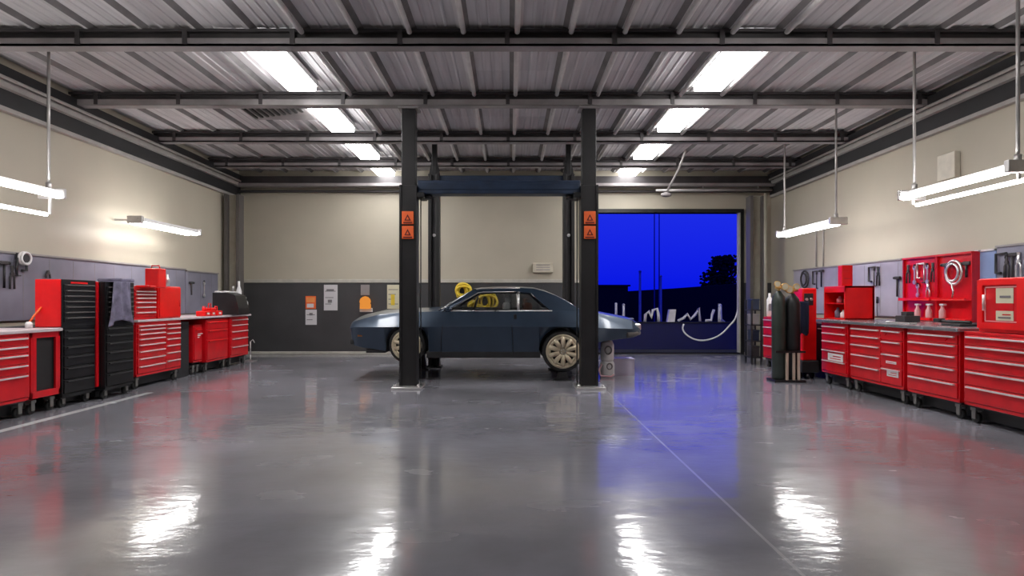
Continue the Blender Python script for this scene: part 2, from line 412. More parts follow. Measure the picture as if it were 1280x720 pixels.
# ------------------------------------------------------------------ lift
PXL, PXR = PX(510, 8.73), PX(737, 8.73)
lift = thing('car_lift', (0, 10, 0), 'black four-post car lift with navy crossbeam reaching to the roof', 'car lift')
for xc in (PXL, PXR):
    w = MB(); w.box(xc-.095, xc+.095, 8.76, 8.94, 2.75, 3.82, bev=.01); w.box(xc-.14, xc+.14, 8.72, 8.98, 3.82, 3.848, m=1)
    w.build('upper_post', [POST, BEAML], lift)
    w = MB(); w.box(xc-.118, xc+.118, 8.73, 8.97, 0.03, 2.77, bev=.012)
    w.box(xc-.118, xc-.09, 8.715, 8.74, .03, 2.77); w.box(xc+.09, xc+.118, 8.715, 8.74, .03, 2.77)
    w.build('post', POST, lift)
    w = MB(); w.box(xc-.2, xc+.2, 8.55, 9.1, 0.0, .03, bev=.006)
    for dx in (-.16, .16): w.cyl((xc+dx, 8.6, .03), (xc+dx, 8.6, .06), .02, seg=8)
    w.build('base_plate', CHR, lift)
    # orange warning labels: two stacked, each with a dark triangle sign
    for k, zc in enumerate((2.32, 2.12)):
        w = MB(); w.box(xc-.08, xc+.08, 8.700, 8.716, zc-.088, zc+.088, bev=.006)
        w.prism([(xc-.045, zc-.04), (xc+.045, zc-.04), (xc, zc+.045)], 'Y', 8.694, 8.699, m=1)
        w.prism([(xc-.02, zc-.028), (xc+.02, zc-.028), (xc, zc+.015)], 'Y', 8.690, 8.6935, m=0)
        w.box(xc-.06, xc+.06, 8.694, 8.699, zc-.075, zc-.06, m=1)
        w.build('warning_label', [ORG, mat('label_print', (.12, .01, .01), .6)], lift)
for xc in (PX(542.5, 11.35), PX(711, 11.35)):
    w = MB(); w.box(xc-.045, xc+.045, 11.4, 11.5, 3.42, 4.0, bev=.008); w.prism([(xc-.1, 3.42), (xc+.1, 3.42), (xc+.045, 3.7), (xc-.045, 3.7)], 'Y', 11.41, 11.49)
    w.build('upper_post', POST, lift)
    w = MB(); w.box(xc-.1, xc-.04, 11.3, 11.52, 0.03, 3.43, bev=.008); w.box(xc+.04, xc+.1, 11.3, 11.52, 0.03, 3.43, bev=.008); w.box(xc-.05, xc+.05, 11.38, 11.5, .03, 3.43, m=1)
    w.cyl((xc, 11.36, 2.35), (xc, 11.39, 2.35), .03, m=2); w.build('post', [POST, BEAM, CHR], lift)
    w = MB(); w.box(xc-.13, xc+.13, 11.26, 11.6, 0, .03); w.build('base_plate', BLK, lift)
w = MB()
w.box(PXL+.118, PXR-.118, 8.78, 9.04, 2.66, 2.845, bev=.015)
w.box(PXL+.14, PXR-.14, 8.77, 8.785, 2.715, 2.80, m=0, bev=.005)
w.build('crossbeam', NAVY, lift)
for sgn, xc in ((1, PXL), (-1, PXR)):
    w = MB(); w.box(xc+sgn*.118, xc+sgn*.22, 8.72, 9.08, 2.60, 2.67, bev=.01); w.cyl((xc+sgn*.25, 8.9, 2.6), (xc+sgn*.25, 8.9, 2.66), .06, m=0)
    w.build('bracket', BLK, lift)
    w = MB(); w.cyl((xc+sgn*.165, 8.8, .03), (xc+sgn*.165, 8.8, 2.62), .008, seg=6); w.build('lifting_cable', BLK, lift)
# rear cross tie between rear posts
w = MB(); w.box(PX(549, 11.35), PX(705, 11.35), 11.4, 11.5, 3.3, 3.42, bev=.01); w.build('rear_tie', NAVY, lift)

# ------------------------------------------------------------------ the car
YN, YC = 9.45, 10.31
S = F/YN
def cx(px): return (px-CX)/S
def cz(py): return H+(CY-py)/S
def lerp(tab, x):
    if x <= tab[0][0]: return tab[0][1]
    for (a, b), (c, d) in zip(tab, tab[1:]):
        if x <= c: return b+(d-b)*(x-a)/(c-a)
    return tab[-1][1]
belt = [(436, 404), (438, 402.5), (450, 399), (470, 393.5), (500, 391), (550, 389), (640, 389), (700, 389), (725, 389), (746, 391.5), (770, 396), (795, 401), (802, 406)]
top = [(436, 403), (440, 399.5), (450, 395.5), (470, 391), (500, 389), (548, 387), (640, 388), (722, 388), (746, 391), (770, 395.5), (795, 400.5), (802, 407)]
crease = [(436, 410), (440, 409), (560, 408.5), (700, 408.5), (780, 411), (802, 412)]
bot = [(436, 420), (437.5, 428), (440, 433), (452, 436), (468, 438), (478, 440), (530, 445), (640, 446), (684, 446), (726, 436), (750, 429), (775, 425), (795, 423), (802, 419)]
half = [(436, .80), (438, .835), (444, .85), (490, .855), (560, .86), (700, .86), (760, .85), (794, .82), (802, .76)]
FW, RW = (508, 431.5, 23.0), (704, 439.5, 26.0)
def zbot(px):
    z = cz(lerp(bot, px))
    for (wx, wy, r) in (FW, RW):
        R = r+4.0
        if abs(px-wx) < R:
            z = max(z, cz(wy)+math.sqrt(R*R-(px-wx)**2)/S*0.98)
    return min(z, cz(lerp(crease, px))-.015)
st = sorted(set([436, 437.5, 439, 441, 444, 448] + [452+i*3 for i in range(115) if 452+i*3 < 797] + [797, 799, 801, 802]
    + [FW[0]-27.01, FW[0]-26.9, FW[0]+26.9, FW[0]+27.01, RW[0]-30.01, RW[0]-29.9, RW[0]+29.9, RW[0]+30.01]))
car = thing('coupe_car', (cx(620), YC, 0), 'slate blue two-door fastback coupe parked sideways between lift posts', 'car')
w = MB(); rings = []
for px in st:
    x = cx(px); hw = lerp(half, px); zb = zbot(px); zc_ = cz(lerp(crease, px)); zs = cz(lerp(belt, px)); zt = cz(lerp(top, px))+.035
    hp = [(0, zb), (hw-.14, zb), (hw-.085, zb+.012), (hw-.04, (zb*.5+zc_*.5)), (hw, zc_), (hw-.03, zc_*.7+zs*.3), (hw-.09, zs*.8+zc_*.2), (hw-.12, zs-.002), (hw-.17, zs+.01), (hw*.5, zt-.012), (0, zt)]
    ring = [Vector((x, YC-a, b)) for a, b in hp] + [Vector((x, YC+a, b)) for a, b in hp[-2:0:-1]]
    rings.append([w.bm.verts.new(p) for p in ring])
K = len(rings[0])
for i in range(len(rings)-1):
    pm = (st[i]+st[i+1])/2
    for k in range(K):
        f = w.bm.faces.new((rings[i][k], rings[i][(k+1) % K], rings[i+1][(k+1) % K], rings[i+1][k]))
        f.smooth = k not in (0, 1, K-1, K-2)
        mi = 0
        if k in (0, K-1, 1, K-2): mi = 1
        if k in (9, 10, 8, 11) and 560 < pm < 690: mi = 1
        f.material_index = mi
w.bm.faces.new(rings[0][::-1]); w.bm.faces.new(rings[-1])
for i in range(len(rings)-1):
    for k in (4, K-4, 7, K-7):
        e_ = w.bm.edges.get((rings[i][k], rings[i+1][k]))
        if e_: e_.smooth = False
w.build('body_shell', [CARP, BLK2], car)
# dark sills, front air dam, underbody
w = MB()
w.box(cx(532), cx(676), YC-.79, YC+.79, cz(448), cz(440), bev=.01)
w.box(cx(455), cx(480), YC-.74, YC+.74, cz(442), cz(437), bev=.01)
w.box(cx(540), cx(670), YC-.5, YC+.5, cz(450), cz(446))
w.build('underbody', BLK2, car)
# greenhouse
S2 = F/9.62
def gx(px): return (px-CX)/S2
def gz(py): return H+(CY-py)/S2
def gy(z, side): return YC + side*(.735-(z-1.03)*.52)
def gp(px, py, side, inset=0): 
    z = gz(py); return (gx(px), gy(z, side)-side*inset, z)
outl = [(548, 388), (562, 379), (578, 369.5), (591, 362.5), (600, 361), (625, 360), (650, 360), (668, 361), (682, 364.5), (694, 369), (706, 375), (716, 381), (727, 389)]
w = MB(); g = MB()
NC = 8
rows = []
for (px, py) in outl:
    z = gz(py); hw = .735-(z-1.03)*.52; row = []
    for j in range(NC+1):
        u = -1+2*j/NC; row.append(Vector((gx(px), YC+u*hw, z+.035*(1-u*u))))
    rows.append(row)
for i in range(len(rows)-1):
    isg = outl[i+1][0] <= 591 or (outl[i][0] >= 682 and outl[i+1][0] <= 716)
    for j in range(NC):
        edge = j in (0, NC-1)
        (g if (isg and not edge) else w).quad([rows[i][j], rows[i][j+1], rows[i+1][j+1], rows[i+1][j]], smooth=True)
for side in (-1, 1):
    w.quad([gp(*p, side) for p in [(548, 388), (592, 362), (597, 366), (560, 388)]])
    rr = [(592, 362), (600, 361), (625, 360), (650, 360), (668, 361)]; rl = [(597, 366.3), (604, 365.6), (625, 365), (650, 365), (664, 366)]
    for i in range(4): w.quad([gp(*rr[i], side), gp(*rr[i+1], side), gp(*rl[i+1], side), gp(*rl[i], side)])
    co = [(668, 361), (682, 364.5), (694, 369), (706, 375), (716, 381), (727, 389)]; ci = [(664, 366), (668, 370), (673, 375), (679, 380), (684, 384.5), (689, 389)]
    for i in range(5): w.quad([gp(*co[i], side), gp(*co[i+1], side), gp(*ci[i+1], side), gp(*ci[i], side)])
bmesh.ops.remove_doubles(w.bm, verts=w.bm.verts, dist=.0015)
ro = w.build('roof', CARP, car)
sm = ro.modifiers.new('t', 'SOLIDIFY'); sm.thickness = .025
bmesh.ops.remove_doubles(g.bm, verts=g.bm.verts, dist=.001)
g.build('windscreen', WSG, car)
for side in (-1, 1):
    w = MB(); w.quad([gp(*p, side, .015) for p in [(560, 388), (597, 366.3), (645, 365), (645, 388)]]); w.build('side_window', GLS, car)
    w = MB(); w.quad([gp(*p, side, .015) for p in [(651, 388), (651, 365), (664, 366), (689, 388)]]); w.build('rear_side_window', GLS, car)
    w = MB(); w.tube([gp(*p, side, -.006) for p in [(560, 388), (597, 366), (604, 365), (645, 364.5)]], .007, seg=6)
    w.tube([gp(*p, side, -.006) for p in [(556, 388.6), (600, 388.6), (690, 388.6)]], .010, seg=6)
    w.tube([gp(*p, side, -.006) for p in [(648, 388), (648, 365)]], .02, seg=6)
    w.tube([gp(*p, side, -.004) for p in [(552, 386.5), (592, 362), (600, 360.8), (625, 360), (650, 360)]], .009, seg=6)
    w.build('window_trim', CHR, car)
    yy = YC+side*.862
    # door outline, handle, side marker
    def sy(z): return YC+side*(.862 if z < .81 else .862-(z-.81)*.55)
    w = MB()
    for pxs in ((553, 551), (640, 641)):
        w.tube([(cx(pxs[0]), sy(cz(390)), cz(391)), (cx(pxs[0]), sy(.8), cz(409)), (cx(pxs[1]), YC+side*.845, cz(425)), (cx(pxs[1]), YC+side*.83, cz(443))], .0045, seg=5)
    w.build('door_seam', BLK, car)
    w = MB(); w.box(cx(642), cx(646), sy(cz(398))-.012, sy(cz(398))+.012, cz(404), cz(393), bev=.008); w.build('door_handle', BLK, car)
    w = MB(); w.box(cx(446), cx(452), YC+side*.80-.02, YC+side*.80+.02, cz(421), cz(417), bev=.004); w.build('side_marker', ORG if False else mat('amber_lens', (.25, .08, .01), .3), car)
    # mirror
    w = MB(); w.sphere((gx(561), YC+side*.86, gz(386)), .055, sc=(1.2, .9, .75)); w.cyl((gx(561), YC+side*.74, gz(388)), (gx(561), YC+side*.84, gz(386)), .015)
    w.build('door_mirror', CARP, car)
# interior: dashboard, seats, wheel
w = MB(); w.box(gx(562), gx(578), YC-.62, YC+.62, 1.0, 1.08, bev=.02); w.build('dashboard', BLK2, car)
for sy_ in (-.34, .34):
    w = MB(); w.box(gx(628), gx(638), YC+sy_-.22, YC+sy_+.22, .98, 1.17, bev=.04); w.box(gx(631), gx(638), YC+sy_-.12, YC+sy_+.12, 1.15, 1.26, bev=.03); w.build('front_seat', SEAT1, car)
w = MB(); w.box(gx(654), gx(666), YC-.55, YC+.55, .98, 1.16, bev=.04)
for q in (-.3, .3): w.box(gx(655), gx(660), YC+q-.1, YC+q+.1, 1.14, 1.23, bev=.02, m=1)
w.build('rear_seat', [SEAT2, TAN], car)
w = MB(); c = Vector((gx(592), YC-.34, 1.09))
w.tube([c+Vector((math.sin(a)*.05, math.cos(a)*.17, math.sin(a)*.16)) for a in [2*PI*i/20 for i in range(20)]], .014, closed=True, seg=6)
w.build('steering_wheel', BLK, car)
# bumpers, lamps
w = MB(); w.box(cx(435.5), cx(441), YC-.78, YC+.78, cz(431), cz(424), bev=.02)
w.build('front_bumper', BLK2, car)
w = MB(); w.tube([(cx(785), YC-.80, cz(419)), (cx(797), YC-.75, cz(417.5)), (cx(802), YC-.62, cz(417)), (cx(803), YC, cz(417)), (cx(802), YC+.62, cz(417)), (cx(797), YC+.75, cz(417.5)), (cx(785), YC+.80, cz(419))], .04, seg=8)
w.build('rear_bumper', CONDUIT, car)
for sy_ in (-.62, .62):
    w = MB(); w.cyl((cx(434.5), YC+sy_, cz(411)), (cx(438), YC+sy_, cz(411)), .055, seg=16); w.build('headlamp', CHR, car)
    w = MB(); w.box(cx(795), cx(803.5), YC+sy_-.13, YC+sy_+.13, cz(413.5), cz(405), bev=.02, m=0); w.box(cx(796), cx(804), YC+sy_-.1, YC+sy_+.1, cz(412), cz(407), m=1, bev=.01)
    w.build('tail_lamp', [CHR, mat('red_lens', (.2, .01, .01), .25)], car)
w = MB(); w.box(cx(783), cx(797), YC-.6, YC+.6, cz(400.5), cz(398.5), bev=.008); w.build('tail_spoiler', CARP, car)
w = MB(); w.cyl((gx(677), YC+.1, 1.36), (gx(683), YC+.1, 1.44), .006, seg=6); w.build('aerial', BLK, car)
# wheels
def wheel(px, py, r_px, side, rimr):
    R = r_px/S; x = cx(px); z = cz(py); yo = YC+side*.84; d = -side
    w = MB(); wd = .20
    prof = [(rimr*1.0, 0.02), (R*.86, 0.0), (R*.97, 0.03), (R, .06), (R, wd-.06), (R*.97, wd-.03), (R*.86, wd), (rimr, wd-.02)]
    w.lathe((x, yo, z), [(a, b*d) for a, b in prof], seg=40, axis='Y')
    tyre = w.build('wheel', RUB, car)
    w = MB()
    w.lathe((x, yo, z), [(rimr*.86, d*.035), (rimr*.88, d*.0), (rimr*1.0, -d*.012), (rimr*1.05, d*.004), (rimr*1.03, d*.04)], seg=40, axis='Y')
    # spokes: paired blocks leaving dark windows, split by a centre groove
    for i in range(10):
        a = 2*PI*(i+.5)/10
        p0 = Vector((x+math.cos(a)*rimr*.22, yo+d*.006, z+math.sin(a)*rimr*.22)); p1 = Vector((x+math.cos(a)*rimr*.9, yo+d*.012, z+math.sin(a)*rimr*.9))
        w.cyl(p0, p1, rimr*.13, rimr*.15, seg=8)
    w.lathe((x, yo, z), [(rimr*.74, d*.03), (rimr*.74, d*0), (rimr*.88, d*0), (rimr*.88, d*.03)], seg=40, axis='Y')
    w.build('rim', RIM, tyre)
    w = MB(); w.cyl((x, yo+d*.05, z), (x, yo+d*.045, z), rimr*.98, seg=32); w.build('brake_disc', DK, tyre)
    w = MB(); w.cyl((x, yo+d*.04, z), (x, yo-d*.012, z), rimr*.26, rimr*.2, seg=20)
    for i in range(5): w.cyl((x+math.cos(i*1.2566)*rimr*.13, yo-d*.012, z+math.sin(i*1.2566)*rimr*.13), (x+math.cos(i*1.2566)*rimr*.13, yo-d*.022, z+math.sin(i*1.2566)*rimr*.13), .01, seg=6, m=1)
    w.build('hub_cap', [RIM, CHR], tyre)
    return x, z-R
stands = []
for side in (-1, 1):
    for (px, py, r) in (FW, RW):
        x, zb = wheel(px, py, r, side, (r*.79)/S); stands.append((x, YC+side*.74, zb, side, px))
# wheel stands
k = 0
for x, y, zb, side, px in stands:
    w = MB()
    w.prism([(x-.09, 0), (x+.09, 0), (x+.06, zb), (x-.06, zb)], 'Y', y-.07, y+.07)
    w.box(x-.13, x+.13, y-.1, y+.1, 0, .02)
    w.cyl((x, y-.085, .05), (x, y-.07, .05), .015)
    lab = {(-1, FW[0]): 'small black stand under the near front wheel of the coupe', (-1, RW[0]): 'small black stand under the near rear wheel of the coupe',
           (1, FW[0]): 'small black stand under the far front wheel of the coupe', (1, RW[0]): 'small black stand under the far rear wheel of the coupe'}[(side, px)]
    tag(w.build('wheel_stand', BLK2, origin=(x, y, 0)), lab, 'stand', 'stands under the car wheels')

# speckled white item under the tail, and pale crate
cxx, cyy = PX(759, 10.05), 10.05
t = thing('parts_washer_canister', (cxx, cyy, 0), 'white round-topped canister with rings standing under the car tail', 'canister')
w = MB(); w.lathe((cxx, cyy, 0), [(.10, 0), (.115, .02), (.115, .20), (.095, .24)], seg=20); w.build('lower_drum', WHT, t)
w = MB(); w.lathe((cxx, cyy, 0), [(.09, .24), (.105, .28), (.105, .50), (.08, .56), (.02, .575)], seg=20); w.build('upper_drum', WHT, t)
w = MB()
w.tube([(cxx+math.cos(a)*.05, cyy-.112, .42+math.sin(a)*.06) for a in [2*PI*i/16 for i in range(16)]], .012, closed=True, seg=6)
w.tube([(cxx+.02+math.cos(a)*.04, cyy-.118, .17+math.sin(a)*.045) for a in [2*PI*i/16 for i in range(16)]], .011, closed=True, seg=6)
w.build('ring_handle', BEAML, t)
w = MB(); w.tube([(cxx-.1, cyy-.1, .2), (cxx-.15, cyy-.15, .12), (cxx-.13, cyy-.2, .03), (cxx+.03, cyy-.2, .02), (cxx+.08, cyy-.12, .04)], .015, seg=6); w.build('hose', mat('dusty_pink', (.6, .35, .38), .5), t)
x0, x1 = PX(767, 10.1), PX(794, 10.1)
t = thing('storage_crate', ((x0+x1)/2, 10.3, 0), 'low pale lavender crate on floor beside white canister', 'crate')
LAV = mat('lavender_plastic', (.50, .46, .58), .4, var=.04)
w = MB(); w.box(x0, x1, 10.15, 10.17, 0, .26, bev=.006); w.box(x0, x1, 10.43, 10.45, 0, .26, bev=.006); w.box(x0, x0+.02, 10.15, 10.45, 0, .26); w.box(x1-.02, x1, 10.15, 10.45, 0, .26); w.box(x0, x1, 10.15, 10.45, 0, .02)
w.build('crate_body', LAV, t)
w = MB(); w.box(x0-.01, x1+.01, 10.14, 10.46, .25, .27, bev=.006); w.build('lid', LAV, t)

# ------------------------------------------------------------------ cabinets
_caster_mesh = None
def caster(parent, x, y, h=.15):
    global _caster_mesh
    off = Vector(parent['_o'])
    if _caster_mesh is None:
        w = MB()
        w.cyl((-.018, 0, .05), (.018, 0, .05), .05, seg=16)
        w.box(-.035, -.024, -.025, .025, .04, .125, m=1); w.box(.024, .035, -.025, .025, .04, .125, m=1); w.box(-.04, .04, -.035, .035, .12, .15, m=1)
        w.cyl((-.036, 0, .05), (.036, 0, .05), .012, seg=8, m=1)
        o = w.build('caster', [RUB, mat('caster_metal', (.22, .21, .2), .45, metal=.5)]); _caster_mesh = o
        o.parent = parent; o.location = Vector((x, y, 0))-off
        return
    o = _caster_mesh.copy(); COL.objects.link(o); o.parent = parent; o.location = Vector((x, y, 0))-off

def cabinet(name, FX, s, y0, y1, z0, z1, depth, lab, cat='tool cabinet', cols=((1.0, 5),), body=RED, front=None, group=None,
            handle=ALU, casters=True, doors=False, label_plate=None, hstyle='full', weights=None, sub='drawer'):
    """a wheeled chest; FX is the x of its front, s=-1 left wall, +1 right wall; cols = (width share, rows)"""
    front = front or body
    t = thing(name, (FX+s*depth/2, (y0+y1)/2, 0 if casters else z0), lab, cat, group)
    b = z0
    w = MB()
    w.box(FX+s*.015, FX+s*depth, y0, y1, b, z1, bev=.008)
    w.box(FX+s*.0, FX+s*.02, y0, y0+.02, b, z1, bev=.003); w.box(FX, FX+s*.02, y1-.02, y1, b, z1, bev=.003)
    w.box(FX, FX+s*.02, y0, y1, z1-.025, z1, bev=.003); w.box(FX, FX+s*.02, y0, y1, b, b+.03, bev=.003)
    w.build('body', [body], t)
    yy = y0+.022; W = (y1-y0)-.044
    for ci, (share, rows) in enumerate(cols):
        ya, yb_ = yy+.004, yy+W*share-.004; yy += W*share
        zz0, zz1 = b+.035, z1-.03
        if isinstance(rows, int):
            ws = [1.0+.18*i for i in range(rows)]
        else: ws = list(rows)
        tot = sum(ws); zt = zz1
        for wgt in ws:
            hgt = (zz1-zz0)*wgt/tot; za, zb_ = zt-hgt+.004, zt-.004; zt -= hgt
            fx0 = FX-s*.012
            w = MB(); w.box(fx0, FX+s*.012, ya, yb_, za, zb_, bev=.004); d = w.build(sub, front, t)
            w = MB()
            if hstyle == 'full':
                w.box(fx0-s*.022, fx0, ya+.03, yb_-.03, zb_-.028, zb_-.012, bev=.003)
            else:
                w.box(fx0-s*.03, fx0-s*.018, (ya+yb_)/2-.09, (ya+yb_)/2+.09, zb_-.05, zb_-.038, bev=.003)
                for q in (-.08, .08): w.box(fx0-s*.03, fx0, (ya+yb_)/2+q-.006, (ya+yb_)/2+q+.006, zb_-.05, zb_-.038)
            w.build('handle', handle, d)
    if casters:
        w = MB(); w.box(FX+s*.03, FX+s*(depth-.02), y0+.02, y1-.02, z0-.02, z0); w.box(FX+s*.14, FX+s*(depth-.16), y0+.04, y1-.04, .03, z0-.02); w.build('chassis_and_shade_block', BLK2, t)  # lower dark block stands in for the shade beneath the cabinet
        for xx in (FX+s*.07, FX+s*(depth-.1)):
            for yv in (y0+.08, y1-.08): caster(t, xx, yv)
    return t

def caster_fix(): pass
Z0 = .17
# right bench run -------------------------------------------------------------
RF = 4.5
rc1 = cabinet('roller_cabinet', RF, 1, YD(1290, RF)-.35, YD(1205, RF), Z0, .89, .75, 'nearest red roller cabinet on the right, below the red cabinet with a notice')
rc2 = cabinet('roller_cabinet', RF, 1, YD(1200, RF), YD(1134, RF), Z0, .88, .75, 'red five-drawer roller cabinet below the red tool boards')
rc3 = cabinet('roller_cabinet', RF, 1, YD(1130, RF), YD(1063, RF), Z0, .88, .75, 'red roller cabinet with one wide and one narrow column of drawers', cols=((.38, 4), (.62, 5)))
rc4 = cabinet('roller_cabinet', RF, 1, YD(1060, RF), YD(1027, RF), Z0, .88, .75, 'darker red roller cabinet at far end of the grey worktop')
# label plates on the narrow column of rc3
ynear = YD(1130, RF)
def plate(par, y0, y1, z0, z1, FX=RF, s=1, n=2):
    w = MB(); w.box(FX-s*.020, FX-s*.013, y0, y1, z0, z1, m=0)
    dz = (z1-z0)/(n+1)
    for i in range(n):
        w.box(FX-s*.0215, FX-s*.0201, y0+(y1-y0)*.12, y1-(y1-y0)*(.15+.2*(i % 2)), z0+dz*(i+.7), z0+dz*(i+.7)+dz*.35, m=1)
    w.build('sticker', [WHT, RED], par)
plate(rc3, ynear+.08, ynear+.30, .30, .37)
plate(rc3, ynear+.12, ynear+.32, .45, .48, n=1)
plate(rc4, YD(1060, RF)+.10, YD(1060, RF)+.5, .36, .46)
# worktop (grey steel), deep to the wall
wt = MB(); wt.box(RF-.05, XR-.01, YD(1203, RF), YD(1024, RF), .881, .92, bev=.008)
ot = thing('worktop', (5.1, 8, .88), 'long grey steel worktop along right wall', 'worktop')
wt.build('top_slab', STEEL, ot)
# glazed red wall cabinet standing on the nearest cabinet
ya, yb_ = 5.35, YD(1218, RF+.02)
g1 = thing('notice_cabinet', (RF+.3, (ya+yb_)/2, .89), 'red cabinet with a pale notice on its door, standing on nearest right cabinet', 'cabinet')
w = MB(); w.box(RF+.06, RF+.55, ya, yb_, .893, 1.405, bev=.01); w.build('body', RED, g1)
yd0, yd1 = YD(1272, RF+.04), YD(1226, RF+.04)
w = MB()
w.box(RF+.03, RF+.06, ya+.02, yb_-.02, .93, .985); w.box(RF+.03, RF+.06, ya+.02, yb_-.02, 1.34, 1.39); w.box(RF+.03, RF+.06, yd1-.03, yb_-.02, .985, 1.34); w.box(RF+.03, RF+.06, ya+.02, yd0, .985, 1.34)
w.box(RF+.045, RF+.059, yd0, yd1-.03, .985, 1.34, m=1)
for q0, q1, u0, u1 in ((yd0+.01, yd1-.05, 1.315, 1.325), (yd0+.01, yd1-.05, .995, 1.005)): w.box(RF+.040, RF+.045, q0, q1, u0, u1, m=2)
w.box(RF+.040, RF+.045, yd1-.06, yd1-.05, .995, 1.325, m=2)
d = w.build('door', [RED2, RED, mat('pink_outline', (.8, .35, .35), .5)], g1)
# contents behind pane: pale boxes with red band
yq0, yq1 = YD(1268, RF+.05), YD(1246, RF+.05)
w = MB(); w.box(RF+.041, RF+.044, yq0, yq1, 1.17, 1.31, m=0); w.box(RF+.041, RF+.044, yq0, yq1, 1.10, 1.17, m=1); w.box(RF+.041, RF+.044, yq0, yq1, 1.01, 1.10, m=0)
w.box(RF+.038, RF+.0405, yq0+.03, yq1-.05, 1.22, 1.24, m=2); w.box(RF+.038, RF+.0405, yq0+.03, yq1-.03, 1.03, 1.045, m=2); w.box(RF+.038, RF+.0405, yq0+.03, yq1-.08, 1.06, 1.07, m=1)
w.build('notice_sheet', [PAPERY, RED, INK], d)
w = MB(); w.cyl((RF+.02, yd1-.06, 1.1), (RF+.02, yd1-.06, 1.25), .01, seg=8); w.build('handle', ALU, d)

# red box cabinet on the worktop with an open front, small red box on top
bx = 4.72; by0, by1 = YD(1056, bx), YD(1030, bx)
ob = thing('open_tool_box', (bx+.3, (by0+by1)/2, .92), 'bright red open-fronted box standing on the grey worktop', 'tool box')
w = MB()
w.box(bx, bx+.42, by0, by0+.02, .922, 1.40, bev=.004); w.box(bx, bx+.42, by1-.02, by1, .922, 1.40); w.box(bx, bx+.42, by0, by1, 1.37, 1.40, bev=.004); w.box(bx, bx+.42, by0, by1, .922, .94); w.box(bx+.39, bx+.42, by0, by1, .922, 1.40)
w.box(bx, bx+.02, by0, by1, 1.31, 1.37)
w.build('box_shell', RED2, ob)
w = MB(); w.box(bx+.02, bx+.39, by0+.02, by1-.02, 1.14, 1.155); w.build('shelf', RED, ob)
# small things inside it
for i, (yy, z, hgt, mm, lab) in enumerate(((by0+.12, .94, .14, SEAT2, 'brown bottle'), (by0+.26, .94, .12, WHT, 'white bottle'), (by0+.42, .94, .15, CLOTH, 'grey bottle'), (by0+.16, 1.155, .09, BRS, 'brass-coloured bottle'), (by0+.36, 1.155, .10, mat('pink_plastic', (.5, .12, .16), .5), 'pink bottle'))):
    w = MB(); w.lathe((bx+.12, yy, z), [(.04, 0), (.045, .01), (.045, hgt*.6), (.02, hgt*.8), (.02, hgt)], seg=12)
    tag(w.build('bottle', mm, origin=(bx+.12, yy, z)), lab + ' on %s shelf inside the open red box' % ('lower' if z < 1 else 'upper'), 'bottle', 'bottles inside the open red box')
w = MB(); w.box(PX(1048, 9.2), PX(1061.5, 9.2), 9.1, 9.22, 1.401, PZ(332, 9.2), bev=.01); w.box(PX(1049, 9.2), PX(1060, 9.2), 9.093, 9.1, 1.44, 1.60, bev=.003, m=0)
w.box(PX(1050, 9.2), PX(1059, 9.2), 9.088, 9.092, 1.5, 1.512, m=1)
tag(w.build('upright_case', [RED2, RED], origin=(PX(1054, 9.2), 9.2, 1.40)), 'small upright red case on top of the open red box', 'case')

# pegboards on right wall
WX = XR-.002
def panel(name, x, s, y0, y1, z0, z1, m, lab, cat, th=.03, holes=None):
    w = MB(); w.box(x, x-s*th, y0, y1, z0, z1, bev=.004)
    if holes:
        yy = y0+.1
        while yy < y1-.05:
            w.box(x-s*th, x-s*(th+.002), yy, yy+.006, z0+.04, z1-.04, m=1); yy += .45
    w.box(x, x-s*(th+.02), y0, y1, z1-.012, z1+.012, m=1)
    return tag(w.build(name, [m, CHR if not holes else BEAML], origin=(x, (y0+y1)/2, z0)), lab, cat)
panel('pegboard', WX, 1, YD(1130, 5.78)+.02, 13.0, .95, 1.80, PEGR, 'long pale grey pegboard on right wall beyond the red boards', 'pegboard', holes=True)
panel('wall_panel', WX, 1, YD(1246, 5.78), YD(1221, 5.78), .95, 1.80, BLUEP, 'pale blue panel on right wall beside the red boards', 'panel')
panel('pegboard', WX, 1, 5.2, YD(1247, 5.78), .95, 1.83, PEG, 'grey pegboard on right wall nearest the camera', 'pegboard', holes=True)
BX = 5.70
for k, (pa, pb, lab) in enumerate(((1172.5, 1131, 'left red tool board on right wall with spanners'), (1218, 1173, 'right red tool board on right wall with round coil'))):
    y0, y1 = YD(pa, BX), YD(pb, BX)
    if k == 1: y0, y1 = YD(1218, BX), YD(1173, BX)
    t = thing('tool_board', (WX, (y0+y1)/2, .93), lab, 'tool board', 'red tool boards')
    w = MB(); w.box(BX, WX, y0, y1, .925, 1.80, bev=.004)
    w.box(BX-.03, BX, y0, y0+.02, .925, 1.80); w.box(BX-.03, BX, y1-.02, y1, .925, 1.80); w.box(BX-.04, BX, y0, y1, 1.775, 1.80)
    w.build('back_panel', RED, t)
    w = MB(); w.box(BX-.11, BX, y0+.02, y1-.02, 1.19, 1.205, bev=.003); w.box(BX-.11, BX-.1, y0+.02, y1-.02, 1.205, 1.23); w.build('shelf', RED2, t)
    w = MB(); w.box(BX-.10, BX, y0+.02, y1-.02, .925, .96, bev=.003); w.build('lower_shelf', RED2, t)

